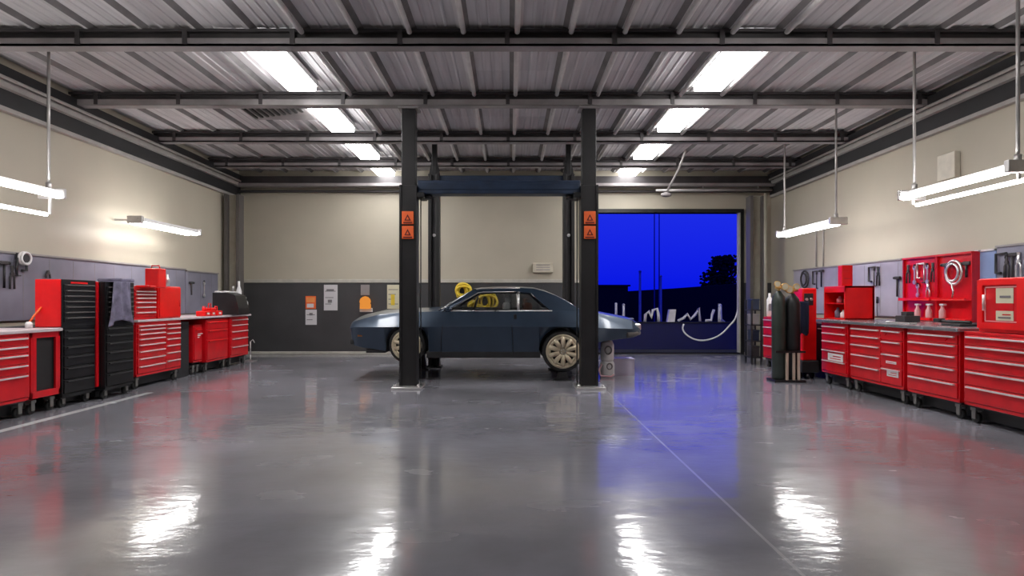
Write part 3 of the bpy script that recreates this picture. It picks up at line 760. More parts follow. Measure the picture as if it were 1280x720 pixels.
# hanging tools ---------------------------------------------------------------
def tool(kind, x, s, y, z, L, m, lab, grp):
    """flat-hung hand tool on a wall board; s=+1 right wall (tool sits at smaller x)"""
    d = -s; w = MB(); X = x+d*(.05 if kind == 'coil' else .022)
    if kind == 'spanner':
        w.box(X-.006, X+.006, y-.012, y+.012, z-L+.04, z-.04, bev=.004)
        for zz, sg in ((z-.03, 1), (z-L+.03, -1)):
            w.cyl((X-.008, y, zz), (X+.008, y, zz), .032, seg=12)
        w.box(X-.009, X+.009, y-.012, y+.012, z-.03, z+.02, m=1)
    elif kind == 'hammer':
        w.cyl((X, y, z-L), (X, y, z-.02), .014, seg=8, m=1); w.box(X-.018, X+.018, y-.075, y+.05, z-.045, z, bev=.01); w.cyl((X, y+.05, z-.022), (X, y+.08, z-.022), .02, seg=10)
    elif kind == 'pliers':
        w.tube([(X, y-.035, z-L), (X, y-.03, z-L*.5), (X, y, z-L*.35), (X, y+.012, z)], .012, seg=6)
        w.tube([(X, y+.035, z-L), (X, y+.03, z-L*.5), (X, y, z-L*.35), (X, y-.012, z)], .012, seg=6, m=0)
        w.cyl((X-.012, y, z-L*.35), (X+.012, y, z-L*.35), .022, seg=10)
    elif kind == 'screwdriver':
        w.cyl((X, y, z-.10), (X, y, z), .018, .015, seg=8, m=1); w.cyl((X, y, z-L), (X, y, z-.10), .006, seg=6)
    elif kind == 'coil':
        w.tube([(X-.0, y+math.cos(a)*L*.5*(1-.02*(i % 3)), z-L*.5+math.sin(a)*L*.5) for i, a in enumerate([2*PI*i/24 for i in range(24)])], .018, seg=6, closed=True)
        w.tube([(X-.02, y+math.cos(a)*L*.36, z-L*.5+math.sin(a)*L*.36) for a in [2*PI*i/24 for i in range(24)]], .016, seg=6, closed=True)
        w.tube([(X-.01, y+.02, z-L), (X-.01, y-.01, z-L-.10), (X-.01, y+.02, z-L-.2)], .012, seg=6)
    elif kind == 'clamp':
        w.tube([(X, y-.07, z-L*.2), (X, y-.08, z), (X, y+.08, z), (X, y+.08, z-L*.75), (X, y+.0, z-L*.75)], .016, seg=6)
        w.cyl((X, y-.07, z-L*.2), (X, y-.07, z-L), .010, seg=6); w.cyl((X, y-.12, z-L), (X, y-.02, z-L), .009, seg=6, m=1)
    return tag(w.build({'coil': 'hose_coil'}.get(kind, kind), [m, BLK if m is not BLK2 else BEAM], origin=(X, y, z)), lab, {'coil': 'coil'}.get(kind, kind), grp)
G1 = 'hand tools on the red boards'
order = ['leftmost', 'second', 'third', 'fourth', 'rightmost']
for i, px in enumerate((1137, 1145, 1153, 1161, 1168)):
    tool(['pliers', 'spanner', 'clamp', 'spanner', 'pliers'][i], BX, 1, YD(px, BX), 1.70-.02*(i % 2), .26, [BEAM, CHR, CHR, CHR, BEAM][i],
         ('silver ' if i in (1, 2, 3) else 'dark ')+['pliers', 'spanner', 'clamp', 'spanner', 'pliers'][i]+', '+order[i]+' in top row of left red board', G1)
for i, px in enumerate((1149, 1162)):
    tool('pliers' if i else 'spanner', BX, 1, YD(px, BX), 1.42, .18, CHR, 'small silver %s in lower row of left red board, %s' % ('pliers' if i else 'spanner', 'right one' if i else 'left one'), G1)
tool('coil', BX, 1, YD(1197, BX), 1.70, .30, CHR, 'silver coil hanging in the middle of right red board', G1)
tool('hammer', BX, 1, YD(1184, BX), 1.68, .2, BEAM, 'dark hammer left of the silver coil on right red board', G1)
tool('hammer', BX, 1, YD(1210, BX), 1.68, .2, BEAM, 'dark hammer right of the silver coil on right red board', G1)
# spray guns / cups on the lower shelf of red boards
for i, (px, lab) in enumerate(((1147, 'leftmost'), (1161, 'middle'), (1178, 'rightmost'))):
    y = YD(px, BX-.06); w = MB()
    w.lathe((BX-.06, y, .96), [(.035, 0), (.04, .01), (.038, .10), (.02, .13), (.018, .17)], seg=12)
    w.box(BX-.085, BX-.035, y-.05, y+.03, 1.125, 1.15, bev=.006, m=1)
    tag(w.build('spray_bottle', [mat('rose_plastic', (.75, .42, .42), .4), WHT], origin=(BX-.06, y, .96)), 'pale spray bottle under the red boards, %s of three' % lab, 'spray bottle', 'spray bottles below the red boards')
G2 = 'tools on the right pegboards'
for i, (px, kind, mm, lab) in enumerate(((1090, 'clamp', BEAM, 'dark clamp high on right pegboard near the red boards'), (1098, 'pliers', BLK2, 'dark pliers on right pegboard beside the dark clamp'),
      (1122, 'hammer', BLK2, 'black hammer on right pegboard just beyond the red boards'), (1097, 'screwdriver', BEAM, 'dark screwdriver low on right pegboard above worktop'))):
    tool(kind, 5.765, 1, YD(px, 5.75), 1.72 if i < 2 else (1.55 if i == 2 else 1.25), .3, mm, lab, G2)
for i, px in enumerate((1252, 1259, 1266, 1274)):
    k = ['clamp', 'pliers', 'hammer', 'pliers'][i]
    tool(k, 5.765, 1, YD(px, 5.75), 1.74, .3, [BLK2, BEAM, BLK2, CHR][i], ['black clamp', 'dark pliers', 'black hammer', 'silver pliers'][i]+' on pegboard above the red notice cabinet, %s of four' % ['first from left', 'second', 'third', 'last'][i], G2)

# small things on right worktop
w = MB()
w.box(4.75, 5.05, 6.75, 7.05, .921, .945, bev=.005); w.cyl((4.9, 6.8, .96), (4.9, 7.3, .96), .018, seg=8); w.box(4.86, 4.94, 7.25, 7.35, .945, .99, bev=.01)
tag(w.build('hand_grinder', BLK2, origin=(4.9, 7, .92)), 'black hand tool lying on near end of grey worktop', 'power tool')
w = MB(); w.box(4.62, 4.68, 7.35, 7.85, .921, .935, bev=.004); w.cyl((4.65, 7.82, .921), (4.65, 7.82, .94), .05, seg=12)
tag(w.build('torque_wrench', CHR, origin=(4.65, 7.6, .92)), 'long silver wrench lying on front of grey worktop', 'wrench')
w = MB(); w.box(5.0, 5.2, 8.1, 8.3, .921, 1.0, bev=.008); w.box(5.05, 5.15, 8.14, 8.26, 1.0, 1.05, bev=.006)
tag(w.build('bench_vise', BEAM, origin=(5.1, 8.2, .92)), 'dark metal block vise on the middle of grey worktop', 'vise')

# junction box and conduits on right wall
w = MB(); w.box(XR-.08, XR-.001, YD(1196, 5.75), YD(1174, 5.75), 2.78, 3.12, bev=.01)
tag(w.build('wall_box', mat('pale_cream_box', (.66, .62, .52), .5), origin=(XR, 8.4, 2.8)), 'pale cream box high on right wall behind near lamp', 'box')
for px, lab in ((1019, 'left of the pair'), (1028, 'right of the pair')):
    y = YD(px, 5.76); w = MB(); w.cyl((5.775, y, 1.82), (5.775, y, 2.6), .012, seg=6); w.box(5.76, 5.795, y-.03, y+.03, 2.58, 2.64)
    tag(w.build('wall_conduit', PIPE, origin=(5.775, y, 1.82)), 'thin vertical conduit on right wall, ' + lab, 'conduit', 'conduits on right wall')

# gas bottles with brass regulators -------------------------------------------
def gas(x, y, r, h, m, lab, tw):
    t = thing('gas_cylinder', (x, y, .05), lab, 'gas cylinder', 'gas cylinders on the trolley')
    w = MB(); w.lathe((x, y, .035), [(r*.9, 0), (r, .02), (r, h*.88), (r*.85, h*.94), (r*.4, h*.985), (r*.3, h)], seg=28); w.build('cylinder', m, t)
    w = MB(); z = .035+h; w.cyl((x, y, z-.01), (x, y, z+.07), .025, seg=10); w.cyl((x-.06, y-.01, z+.045), (x+.07, y-.01, z+.045), .018, seg=8); w.cyl((x, y, z+.07), (x, y, z+.09), .035, seg=12)
    v = w.build('valve', BRS, t)
    w = MB(); w.cyl((x+tw*.07, y-.03, z+.06), (x+tw*.07, y-.065, z+.06), .055, seg=16); w.cyl((x+tw*.07, y-.066, z+.06), (x+tw*.07, y-.068, z+.06), .044, seg=16, m=1)
    w.cyl((x-tw*.04, y-.03, z+.10), (x-tw*.04, y-.06, z+.10), .048, seg=16); w.cyl((x-tw*.04, y-.061, z+.10), (x-tw*.04, y-.063, z+.10), .038, seg=16, m=1)
    w.build('gauge', [BRS, PAPERY], v)
gas(PX(977, 9.35), 9.45, .100, 1.30, GRN, 'dark green gas cylinder with brass regulator, left one on the trolley', 1)
gas(PX(995, 9.35), 9.47, .108, 1.26, BLK, 'black gas cylinder with brass regulator, right one on the trolley', -1)
tx0, tx1 = PX(967, 9.35), PX(1006, 9.35)
t = thing('cylinder_trolley', ((tx0+tx1)/2, 9.5, 0), 'tan-legged trolley carrying the two gas cylinders', 'trolley')
w = MB(); w.box(tx0, tx1, 9.3, 9.62, 0.0, .034, bev=.008); w.build('base_tray', BLK, t)
for xx in (PX(984.5, 9.3), PX(993, 9.3), PX(999, 9.3)):
    w = MB(); w.box(xx-.018, xx+.018, 9.305, 9.335, .03, .45, bev=.004); w.build('upright', TAN, t)
w = MB(); w.box(tx0+.01, tx1-.01, 9.30, 9.318, .43, .46); w.build('strap', BLK, t)
# dark apron hanging on the black cylinder
def cloth(name, x0, x1, y, z0, z1, m, lab, cat, amp=.02, taper=0.0, th=.02, sl=0.0):
    w = MB(); nx, nz = 14, 16; grid = []
    for j in range(nz+1):
        v = j/nz; row = []
        for i in range(nx+1):
            u = i/nx; hw = (x1-x0)/2*(1-taper*(1-v)*0 - taper*v); xc = (x0+x1)/2+sl*v
            xx = xc+(u*2-1)*hw
            yy = y+math.sin(u*9+v*2.5)*amp*(.3+.7*(1-v))+math.sin(u*23)*amp*.3
            row.append(w.bm.verts.new((xx, yy, z0+(z1-z0)*v+.02*math.sin(u*7)*(1-v))))
        grid.append(row)
    for j in range(nz):
        for i in range(nx):
            f = w.bm.faces.new((grid[j][i], grid[j][i+1], grid[j+1][i+1], grid[j+1][i])); f.smooth = True
    o = w.build(name, m, origin=((x0+x1)/2, y, z1)); o.modifiers.new('s', 'SOLIDIFY').thickness = th
    return tag(o, lab, cat)
# red welding unit beside bottles
x0, x1 = PX(1004, 9.7), PX(1022, 9.7)
t = thing('welding_unit', ((x0+x1)/2, 9.9, 0), 'tall narrow red unit beside the gas cylinders', 'welding unit')
w = MB(); w.box(x0, x1, 9.72, 10.15, .28, 1.38, bev=.02); w.build('body', RED2, t)
w = MB(); w.box(x0+.02, x1-.06, 9.705, 9.72, 1.12, 1.30, bev=.005, m=0); w.cyl((x0+.05, 9.70, 1.21), (x0+.05, 9.68, 1.21), .02, m=1); w.cyl((x0+.12, 9.70, 1.21), (x0+.12, 9.68, 1.21), .02, m=1)
w.build('control_panel', [BLK2, CHR], t)
w = MB(); w.box(x0-.02, x1+.02, 9.70, 10.2, .10, .28, bev=.01); w.build('plinth', BLK2, t)
for xx in (x0+.02, x1-.02):
    w = MB(); w.cyl((xx-.02, 9.85, .05), (xx+.02, 9.85, .05), .05, seg=14); w.cyl((xx-.02, 10.1, .05), (xx+.02, 10.1, .05), .05, seg=14); w.box(xx-.01, xx+.01, 9.83, 10.12, .04, .11); w.build('wheel', RUB, t)
cloth('jacket', PX(1000, 9.66), PX(1011, 9.66), 9.66, .68, 1.18, DCLOTH, 'dark navy cloth hanging on the red welding unit', 'cloth', amp=.012, th=.015)
# dark base cupboard beyond far end of worktop
t = cabinet('low_cupboard', 4.76, 1, 9.5, 10.35, .10, .84, .7, 'dark low cupboard behind the red welding unit', cat='cupboard', cols=((.5, (1,)), (.5, (1,))), body=BLK, casters=False, handle=CHR, hstyle='bar', sub='door')
w = MB(); w.box(4.84, 5.25, 9.55, 10.3, 0, .10); w.build('plinth', BLK2, t)
# pale odds on the right far bench
cabd = cabinet('roller_cabinet', 4.60, 1, 10.5, 11.6, Z0, .90, .6, 'red roller cabinet partly hidden behind the gas cylinders', cols=((.5, 4), (.5, 4)))
lab6 = ['tall white bottle at left', 'short white bottle', 'tall white can at the back', 'small pink-white can', 'white square carton', 'low white tub at right']
for i, (px, hh, r) in enumerate(((952, .42, .05), (957, .30, .05), (961, .5, .05), (965, .24, .055), (953.5, .16, .05), (968, .18, .05))):
    yy = [11.5, 11.25, 11.45, 11.05, 11.35, 10.85][i]; x = [4.67, 4.70, 4.83, 4.69, 4.95, 4.70][i]; w = MB()
    w.lathe((x, yy, .902), [(r*.8, 0), (r, .015), (r, hh*.72), (r*.4, hh*.85), (r*.4, hh)], seg=14); w.box(x-r*.7, x+r*.7, yy-r-.003, yy-r+.005, .902+hh*.25, .902+hh*.55, m=1)
    tag(w.build('bottle', [WHT, [INK, RED, SEAT2, RED, INK, RED][i]], origin=(x, yy, .902)), lab6[i]+' on the red cabinet by the right rear corner', 'bottle', 'white bottles on the red cabinet by the right rear corner')
x0, x1 = PX(939, 11.9), PX(953, 11.9)
t = thing('parts_rack', ((x0+x1)/2, 12.05, 0), 'dark metal rack with shelves between the doorway and red cabinets', 'rack')
for xx in (x0, x1-.03):
    for yy in (11.9, 12.2):
        w = MB(); w.box(xx, xx+.03, yy, yy+.03, 0, 1.2); w.build('upright', BLK2, t)
for zz in (.12, .42, .72, 1.0):
    w = MB(); w.box(x0, x1, 11.9, 12.23, zz, zz+.02); w.build('shelf', BLK2, t)
for i, (zz, m_, lb) in enumerate(((.14, BEAM, 'dark bin on bottom shelf of the rack'), (.44, DCLOTH, 'navy bin on second shelf of the rack'), (.74, BEAML, 'grey bin on third shelf of the rack'), (1.02, NAVY, 'navy bin on top of the rack'))):
    w = MB(); w.box(x0+.04, x1-.04, 11.94, 12.18, zz, zz+.2, bev=.01); w.box(x0+.035, x1-.035, 11.935, 12.185, zz+.17, zz+.2, bev=.004)
    tag(w.build('storage_bin', m_, origin=((x0+x1)/2, 12, zz)), lb, 'bin', 'bins on the dark rack')
# tangle of tools on the far right pegboard
for i, (px, kind, z, lb) in enumerate(((1008, 'coil', 1.76, 'dark coil on the far part of right pegboard'), (1019, 'clamp', 1.74, 'dark clamp on the far part of right pegboard'), (1027, 'hammer', 1.76, 'dark hammer on right pegboard above the open red box'))):
    tool(kind, 5.765, 1, YD(px, 5.75), z, .32, BEAM, lb, G2)

# ------------------------------------------------------------------ left run
LF = -4.95
a = YD(37, LF)
cabinet('roller_cabinet', LF, -1, 5.2, a, Z0, .86, .75, 'nearest red drawer cabinet on the left at picture edge', cols=((1.0, (1, 1, 1.2, 1.2, 2.8)),))
y0, y1 = YD(38.5, LF), YD(77, LF)-.02
t = thing('red_cupboard', (LF-.35, (y0+y1)/2, 0), 'red cupboard with dark open front beside the tall black chest', 'cupboard')
w = MB()
w.box(LF, LF-.7, y0, y0+.03, Z0, .86, bev=.004); w.box(LF, LF-.7, y1-.03, y1, Z0, .86, bev=.004); w.box(LF, LF-.7, y0, y1, .80, .86, bev=.004); w.box(LF, LF-.7, y0, y1, Z0, .24, bev=.004); w.box(LF-.66, LF-.7, y0, y1, Z0, .86, m=1)
w.box(LF, LF-.02, y0+.03, y0+.08, .24, .8); w.box(LF, LF-.02, y1-.07, y1-.03, .24, .8)
w.build('body', [RED, BLK], t)
w = MB(); w.box(LF-.03, LF-.035, y0+.07, y1-.06, .24, .80); w.build('dark_sheet', DK, t)  # plain dark sheet across the open front
w = MB(); w.box(LF-.1, LF-.66, y0+.03, y1-.03, .5, .515); w.build('shelf', BLK, t)
for xx in (LF-.07, LF-.6):
    for yv in (y0+.08, y1-.08): caster(t, xx, yv)
wt = thing('worktop', (-5.5, 6.2, .86), 'pale worktop on near left cabinets against the wall', 'worktop')
w = MB(); w.box(LF+.03, XL+.05, 5.2, y1, .861, .895, bev=.006); w.build('top_slab', PALE, wt)
w = MB(); w.lathe((-5.2, YD(36, -5.2), .896), [(.035, 0), (.035, .05), (.02, .07)], seg=12); w.tube([(-5.2, YD(36, -5.2), .95), (-5.2, YD(36, -5.2)+.1, 1.05), (-5.18, YD(36, -5.2)+.16, 1.12)], .012, seg=6, m=1)
tag(w.build('oil_can', [WHT, ORG], origin=(-5.2, YD(36, -5.2), .896)), 'small white oil can with slanted orange spout on pale worktop', 'oil can')

# tall black chests
def tall_chest(y0, y1, F0, lab, side_m, ztop=1.43, rows=(7, 6), dtop=.36, trim=True):
    t = cabinet('tall_tool_chest', F0, -1, y0, y1, .12, .90, .72, lab, cat='tool chest', cols=((1.0, rows[1]),), body=BLK, front=BLK, handle=BLK2, casters=True)
    # black front frame + top chest
    w = MB(); w.box(F0-.0, F0-.30, y0, y1, .90, ztop, m=0, bev=.006); w.box(F0+.004, F0-.012, y0, y1, .90, ztop, m=1); w.build('top_chest', [side_m, BLK], t)
    zz = ztop-.05; n_ = rows[0]; hgt = (ztop-.08-.92)/n_
    for i in range(n_):
        w = MB(); w.box(F0+.016, F0+.002, y0+.02, y1-.02, zz-hgt+.004, zz-.004, bev=.003); d = w.build('drawer', BLK, t)
        w = MB(); w.box(F0+.034, F0+.016, y0+.05, y1-.05, zz-.022, zz-.010, bev=.002); w.build('handle', CONDUIT, d)
        zz -= hgt
    return t
ca, cb = YD(77.5, LF), YD(119, LF)
t1 = tall_chest(ca, cb, LF, 'tall black-fronted chest with bright red sides on the left', RED2)
w = MB(); w.box(LF+.018, LF-.04, cb+.0, cb+.045, .16, 1.42, bev=.006); w.build('edge_trim', RED, t1)
w = MB(); w.box(LF+.022, LF+.016, ca+.12, ca+.4, 1.385, 1.405, m=0); w.build('badge', RED2, t1)
w = MB(); w.box(LF+.02, LF-.02, ca, cb, .10, .9); 
w.bm.free()
LF2 = -4.87
da, db = YD(131, LF2), YD(167, LF2)
t2 = tall_chest(da, db, LF2, 'tall black chest with grey cloth hanging over its front', BLK, ztop=1.42)
# red tall strip beyond: side rack between the two
w = MB(); w.box(LF+.0, LF-.3, cb+.06, cb+.10, .18, .86, bev=.004)
tag(w.build('red_side_panel', RED2, origin=(LF-.15, cb+.08, .18)), 'narrow upright red panel between the two tall black chests', 'panel')
# draped grey cloth over the second chest front
w = MB(); nx, nz = 16, 22; grid = []
for j in range(nz+1):
    v = j/nz; row = []
    for i in range(nx+1):
        u = i/nx
        yy = da-.03+(db-da)*.9*(u*(.6+.4*(1-v)) + .02) + .12*v
        z = 1.43-.56*(1-v)*(1-.15*math.sin(u*3))
        xx = LF2+.055+.025*math.sin(u*16+v*3)*(.4+.6*(1-v))
        row.append(w.bm.verts.new((xx, yy, z)))
    grid.append(row)
for j in range(nz):
    for i in range(nx):
        f = w.bm.faces.new((grid[j][i], grid[j][i+1], grid[j+1][i+1], grid[j+1][i])); f.smooth = True
# over the top
row2 = [w.bm.verts.new((v.co.x-.2, v.co.y, 1.435)) for v in grid[-1]]
for i in range(nx): w.bm.faces.new((grid[-1][i], grid[-1][i+1], row2[i+1], row2[i])).smooth = True
o = w.build('jacket', CLOTH, origin=(LF2, da+.3, 1.42)); o.modifiers.new('s', 'SOLIDIFY').thickness = .012
tag(o, 'grey-violet jacket draped over the front of the second black chest', 'jacket')
w = MB(); w.box(LF2+.02, LF2-.3, db-.28, db, 1.43, 1.47, bev=.02)
tag(w.build('folded_cloth', CLOTH, origin=(LF2-.1, db-.14, 1.43)), 'folded dark cloth on top of the second black chest', 'cloth')

# red multi-drawer base with top chest
LB = -4.98
ea, eb = YD(170, LB), YD(226, LB)
cabinet('roller_cabinet', LB, -1, ea, eb, Z0, .90, .8, 'wide red roller cabinet with two drawer columns beneath a red top chest', cols=((.62, 8), (.38, 7)))
fa, fb = ea+.0, YD(199, LB)
cabinet('top_chest', LB-.04, -1, fa, fb, .935, 1.37, .5, 'red six-drawer top chest standing on the wide red cabinet', cat='tool chest', cols=((1.0, 6),), casters=False)
t = thing('wall_cupboard', (LB-.25, (fb+eb)/2, .935), 'plain bright red cupboard beside the red top chest', 'cupboard')
w = MB(); w.box(LB-.02, LB-.5, fb+.01, eb+.03, .935, 1.40, bev=.01); w.build('body', RED2, t)
w = MB(); w.box(LB-.005, LB-.02, fb+.03, eb+.01, .955, 1.38, bev=.005); d = w.build('door', RED2, t)
w = MB(); w.cyl((LB+.01, eb-.05, 1.1), (LB+.01, eb-.05, 1.2), .008, seg=6); w.build('handle', RED, d)
# worktop
ga = YD(311, LB)
wt = thing('worktop', (-5.5, 10.3, .90), 'long pale worktop along the far left wall', 'worktop')
w = MB(); w.box(LB+.03, XL+.05, ea, ga+.05, .901, .932, bev=.006); w.build('top_slab', PALE, wt)
# three further units
ha, hb = YD(229, LB), YD(257, LB)
t = cabinet('roller_cabinet', LB-.06, -1, ha+.42, hb, .2, .80, .6, 'plain red door cabinet with white lettering under left worktop', cols=((1.0, (1,)),), handle=RED2, hstyle='bar', sub='door')
w = MB(); fx = LB-.06+.0135
for k, (u, v, ln) in enumerate(((.12, .62, .10), (.13, .645, .16), (.12, .59, .06))): w.box(fx, fx+.004, ha+.42+u, ha+.42+u+ln, v, v+.014)
w.build('lettering', WHT, t)
w = MB(); w.box(LB-.10, LB-.6, ha, ha+.38, .02, .88, bev=.01)
w.box(LB-.09, LB-.1, ha+.03, ha+.35, .1, .5, m=0)
tag(w.build('waste_bin', BLK2, origin=(LB-.3, ha+.2, .02)), 'black bin unit under left worktop beside wide red cabinet', 'bin').location.z = 0.0
ia, ib = YD(259, LB), YD(286, LB)
t = cabinet('roller_cabinet', LB-.02, -1, ia, ib, Z0, .88, .7, 'red cabinet with two plain doors under left worktop', cols=((1.0, (1, 1.2, 2.4)),), handle=RED2)
cabinet('roller_cabinet', LB-.0, -1, ib+.05, YD(310, LB), Z0, .89, .7, 'farthest left red drawer cabinet next to rear corner', cols=((1.0, 5),))
# things on the left top chest
yy = 8.95; xx = -5.22
t = thing('tool_case', (xx, yy, 1.375), 'upright red case on top of the red top chest', 'case')
w = MB(); w.box(PX(186, yy), PX(203, yy), yy-.1, yy+.1, 1.372, 1.64, bev=.012); w.build('case_body', RED2, t)
w = MB(); c0 = PX(194.5, yy); w.tube([(c0-.06, yy, 1.64), (c0-.05, yy, 1.68), (c0+.05, yy, 1.68), (c0+.06, yy, 1.64)], .010, seg=6); w.build('handle', RED, t)
w = MB(); w.box(PX(184, yy), PX(202, yy)+.0, yy-.28, yy-.12, 1.372, 1.40, bev=.01)
tag(w.build('red_tray', RED2, origin=(xx, yy-.2, 1.372)), 'low red tray in front of the upright red case', 'tray')
w = MB(); w.lathe((PX(209, 9.25), 9.25, 1.402), [(.035, 0), (.035, .1), (.015, .13), (.015, .17)], seg=12)
tag(w.build('bottle', CHR, origin=(PX(209, 9.25), 9.25, 1.402)), 'small grey bottle on the plain red cupboard', 'bottle')
# red cans and black machine on far left worktop
for i, (px, lab) in enumerate(((255, 'left red box on far left worktop'), (262, 'middle red box on far left worktop'), (270, 'right red box on far left worktop'))):
    X = -5.05; y = YD(px, X); w = MB(); w.box(X-.09, X+.07, y-.1, y+.1, .933, 1.02+.05*(i % 2), bev=.015); w.tube([(X, y-.05, 1.02+.05*(i % 2)), (X, y-.04, 1.09+.05*(i % 2)), (X, y+.04, 1.09+.05*(i % 2)), (X, y+.05, 1.02+.05*(i % 2))], .009, seg=6)
    w.box(X+.07, X+.073, y-.04, y+.04, .96, .99, m=1)
    tag(w.build('tool_box', [RED2, WHT], origin=(X, y, .933)), lab, 'tool box', 'small red boxes on left worktop')
t = thing('compressor', (-5.3, 11.6, .933), 'black bench machine with pale top at far left corner', 'machine')
mx0, mx1 = PX(272, 11.6), PX(304, 11.6)
w = MB(); w.prism([(mx0, .933), (mx1, .933), (mx1, 1.05), (mx1-.06, 1.28), (mx1-.2, 1.33), (mx0, 1.33)], 'Y', 11.4, 11.85); w.build('housing', BLK, t)
w = MB(); w.box(mx0+.02, mx1-.2, 11.42, 11.8, 1.331, 1.36, bev=.01); w.cyl((mx0+.28, 11.6, 1.36), (mx0+.28, 11.6, 1.45), .02, seg=10, m=1); w.build('lid', [WHT, PIPE], t)
for i, (px, hh, lb) in enumerate(((300, .42, 'tall white bottle behind the black bench machine'), (304, .16, 'short white cup beside the black bench machine'), (308, .2, 'white cup at far end of left worktop'))):
    y = 12.0 + (.2 if i == 1 else 0); x = PX(px, y)
    z = .933; w = MB(); hh2 = hh+(.2 if i == 0 else .12); w.lathe((x-.02, y, z), [(.045, 0), (.05, .01), (.05, hh2*.7), (.02, hh2*.85), (.02, hh2)], seg=12)
    tag(w.build('bottle', WHT, origin=(x, y, z)), lb, 'bottle', 'white bottles at left corner')
w = MB(); xx = PX(313, 12.6); w.cyl((xx, 12.6, 0.02), (xx, 12.6, .38), .012, seg=6); w.box(xx-.1, xx+.1, 12.5, 12.7, 0, .02, bev=.004); w.tube([(xx, 12.6, .38), (xx+.05, 12.6, .42), (xx+.08, 12.6, .36)], .01, seg=6)
tag(w.build('floor_stand', CHR, origin=(xx, 12.6, 0)), 'small steel floor stand by the farthest left cabinet', 'stand')

# left pegboard
panel('pegboard', XL+.002, -1, 4.6, YD(232, -5.96), .95, 1.765, PEG, 'long grey-violet pegboard on the left wall', 'pegboard', holes=True)
panel('pegboard', XL+.002, -1, YD(232, -5.96)+.03, 13.1, .95, 1.74, PEG, 'far grey pegboard on left wall beyond the red top chest', 'pegboard', holes=True)
G3 = 'tools on the left pegboard'
PXX = XL+.035
for i, (px, py, kind, L_, mm, lab) in enumerate(((3, 326, 'hammer', .32, BEAM, 'dark hammer hanging at picture edge on left pegboard'), (13, 332, 'pliers', .28, BEAM, 'dark pliers hanging near picture edge on left pegboard'),
        (25, 318, 'clamp', .26, BLK2, 'dark clamp hanging beside the hose reel on left pegboard'), (58, 338, 'pliers', .1, BEAM, 'small dark pliers above the tall red-sided chest'),
        (238, 352, 'hammer', .25, BLK2, 'black hammer on the far left pegboard'), (254, 352, 'spanner', .3, CHR, 'silver spanner on the far left pegboard'))):
    y = YD(px, PXX); tool(kind, PXX, -1, y, PZ(py, y), L_, mm, lab, G3)
y = YD(40, -5.8); w = MB(); zc = PZ(323, y)
w.cyl((-5.965, y, zc), (-5.86, y, zc), .05, seg=14); w.tube([(-5.90, y+math.cos(a)*.075, zc+math.sin(a)*.07) for a in [2*PI*i/20 for i in range(20)]], .018, seg=8, closed=True, m=1)
w.tube([(-5.87, y+math.cos(a)*.075, zc+math.sin(a)*.07) for a in [2*PI*i/20 for i in range(20)]], .016, seg=8, closed=True, m=1)
w.tube([(-5.9, y-.1, zc), (-5.9, y-.12, zc-.12), (-5.9, y-.11, zc-.2)], .014, seg=6, m=0)
tag(w.build('hose_reel', [BLK2, WHT], origin=(-5.965, y, zc)), 'small white hose reel on left pegboard above pale worktop', 'hose reel')

# ------------------------------------------------------------------ back wall notices
def sheet(px0, px1, py0, py1, m, lab, name='notice', lines=4, blocks=(), cat='notice'):
    Y = YB-.022; x0, x1 = PX(px0, Y), PX(px1, Y); z1, z0 = PZ(py0, Y), PZ(py1, Y)
    w = MB(); w.box(x0, x1, Y-.012, Y, z0, z1, bev=.003)
    mm = [m, INK]+[b[0] for b in blocks]
    for i in range(lines):
        zz = z1-(z1-z0)*(i+1)/(lines+1.0); w.box(x0+.03, x1-.04-.05*(i % 3), Y-.0145, Y-.0125, zz-.008, zz+.008, m=1)
    for i, (mb, u0, u1, v0, v1) in enumerate(blocks):
        w.box(x0+(x1-x0)*u0, x0+(x1-x0)*u1, Y-.018, Y-.0148, z0+(z1-z0)*v0, z0+(z1-z0)*v1, m=2+i)
    return tag(w.build(name, mm, origin=((x0+x1)/2, Y, z0)), lab, cat)
ORGB = mat('bright_orange_print', (.85, .30, .08), .5)
sheet(382, 396, 387, 406, PAPER, 'white notice with grey print below the orange sign on back wall', lines=2, blocks=((INK, .35, .65, .62, .78),))
sheet(382, 395, 370, 386, ORG, 'orange and white sign, leftmost on dark back wall', name='wall_sign', cat='sign', lines=0, blocks=((PAPER, .15, .8, .1, .4), (ORGB, .1, .9, .5, .9)))
sheet(405, 422, 356, 388, PAPER, 'tall white notice with grey print on dark back wall', lines=3, blocks=((INK, .3, .6, .3, .42), (INK, .2, .75, .75, .83)))
sheet(451, 462, 356, 369, BEAML, 'small dark grey plate above the orange lamp on back wall', name='wall_plate', cat='plate', lines=0)
sheet(484, 500, 356, 386, PAPERY, 'cream notice with yellow print left of the lift post', lines=4, blocks=((YEL, .3, .6, .15, .6),))
Y = YB-.03; xx = PX(458, Y)
t = thing('warning_beacon', (xx, Y, 1.0), 'orange round warning lamp on dark back wall above car nose', 'warning lamp')
w = MB(); w.box(xx-.14, xx+.14, Y-.05, Y+.008, PZ(390, Y), PZ(385, Y), bev=.01); w.build('base', WHT, t)
w = MB(); w.sphere((xx, Y-.12, PZ(377, Y)), .12, sc=(1.05, .8, 1.0)); w.cyl((xx, Y-.1, PZ(386, Y)), (xx, Y-.1, PZ(380, Y)), .12, seg=20); w.build('lens', emis('beacon_lens', (1, .36, .06), .75), t)
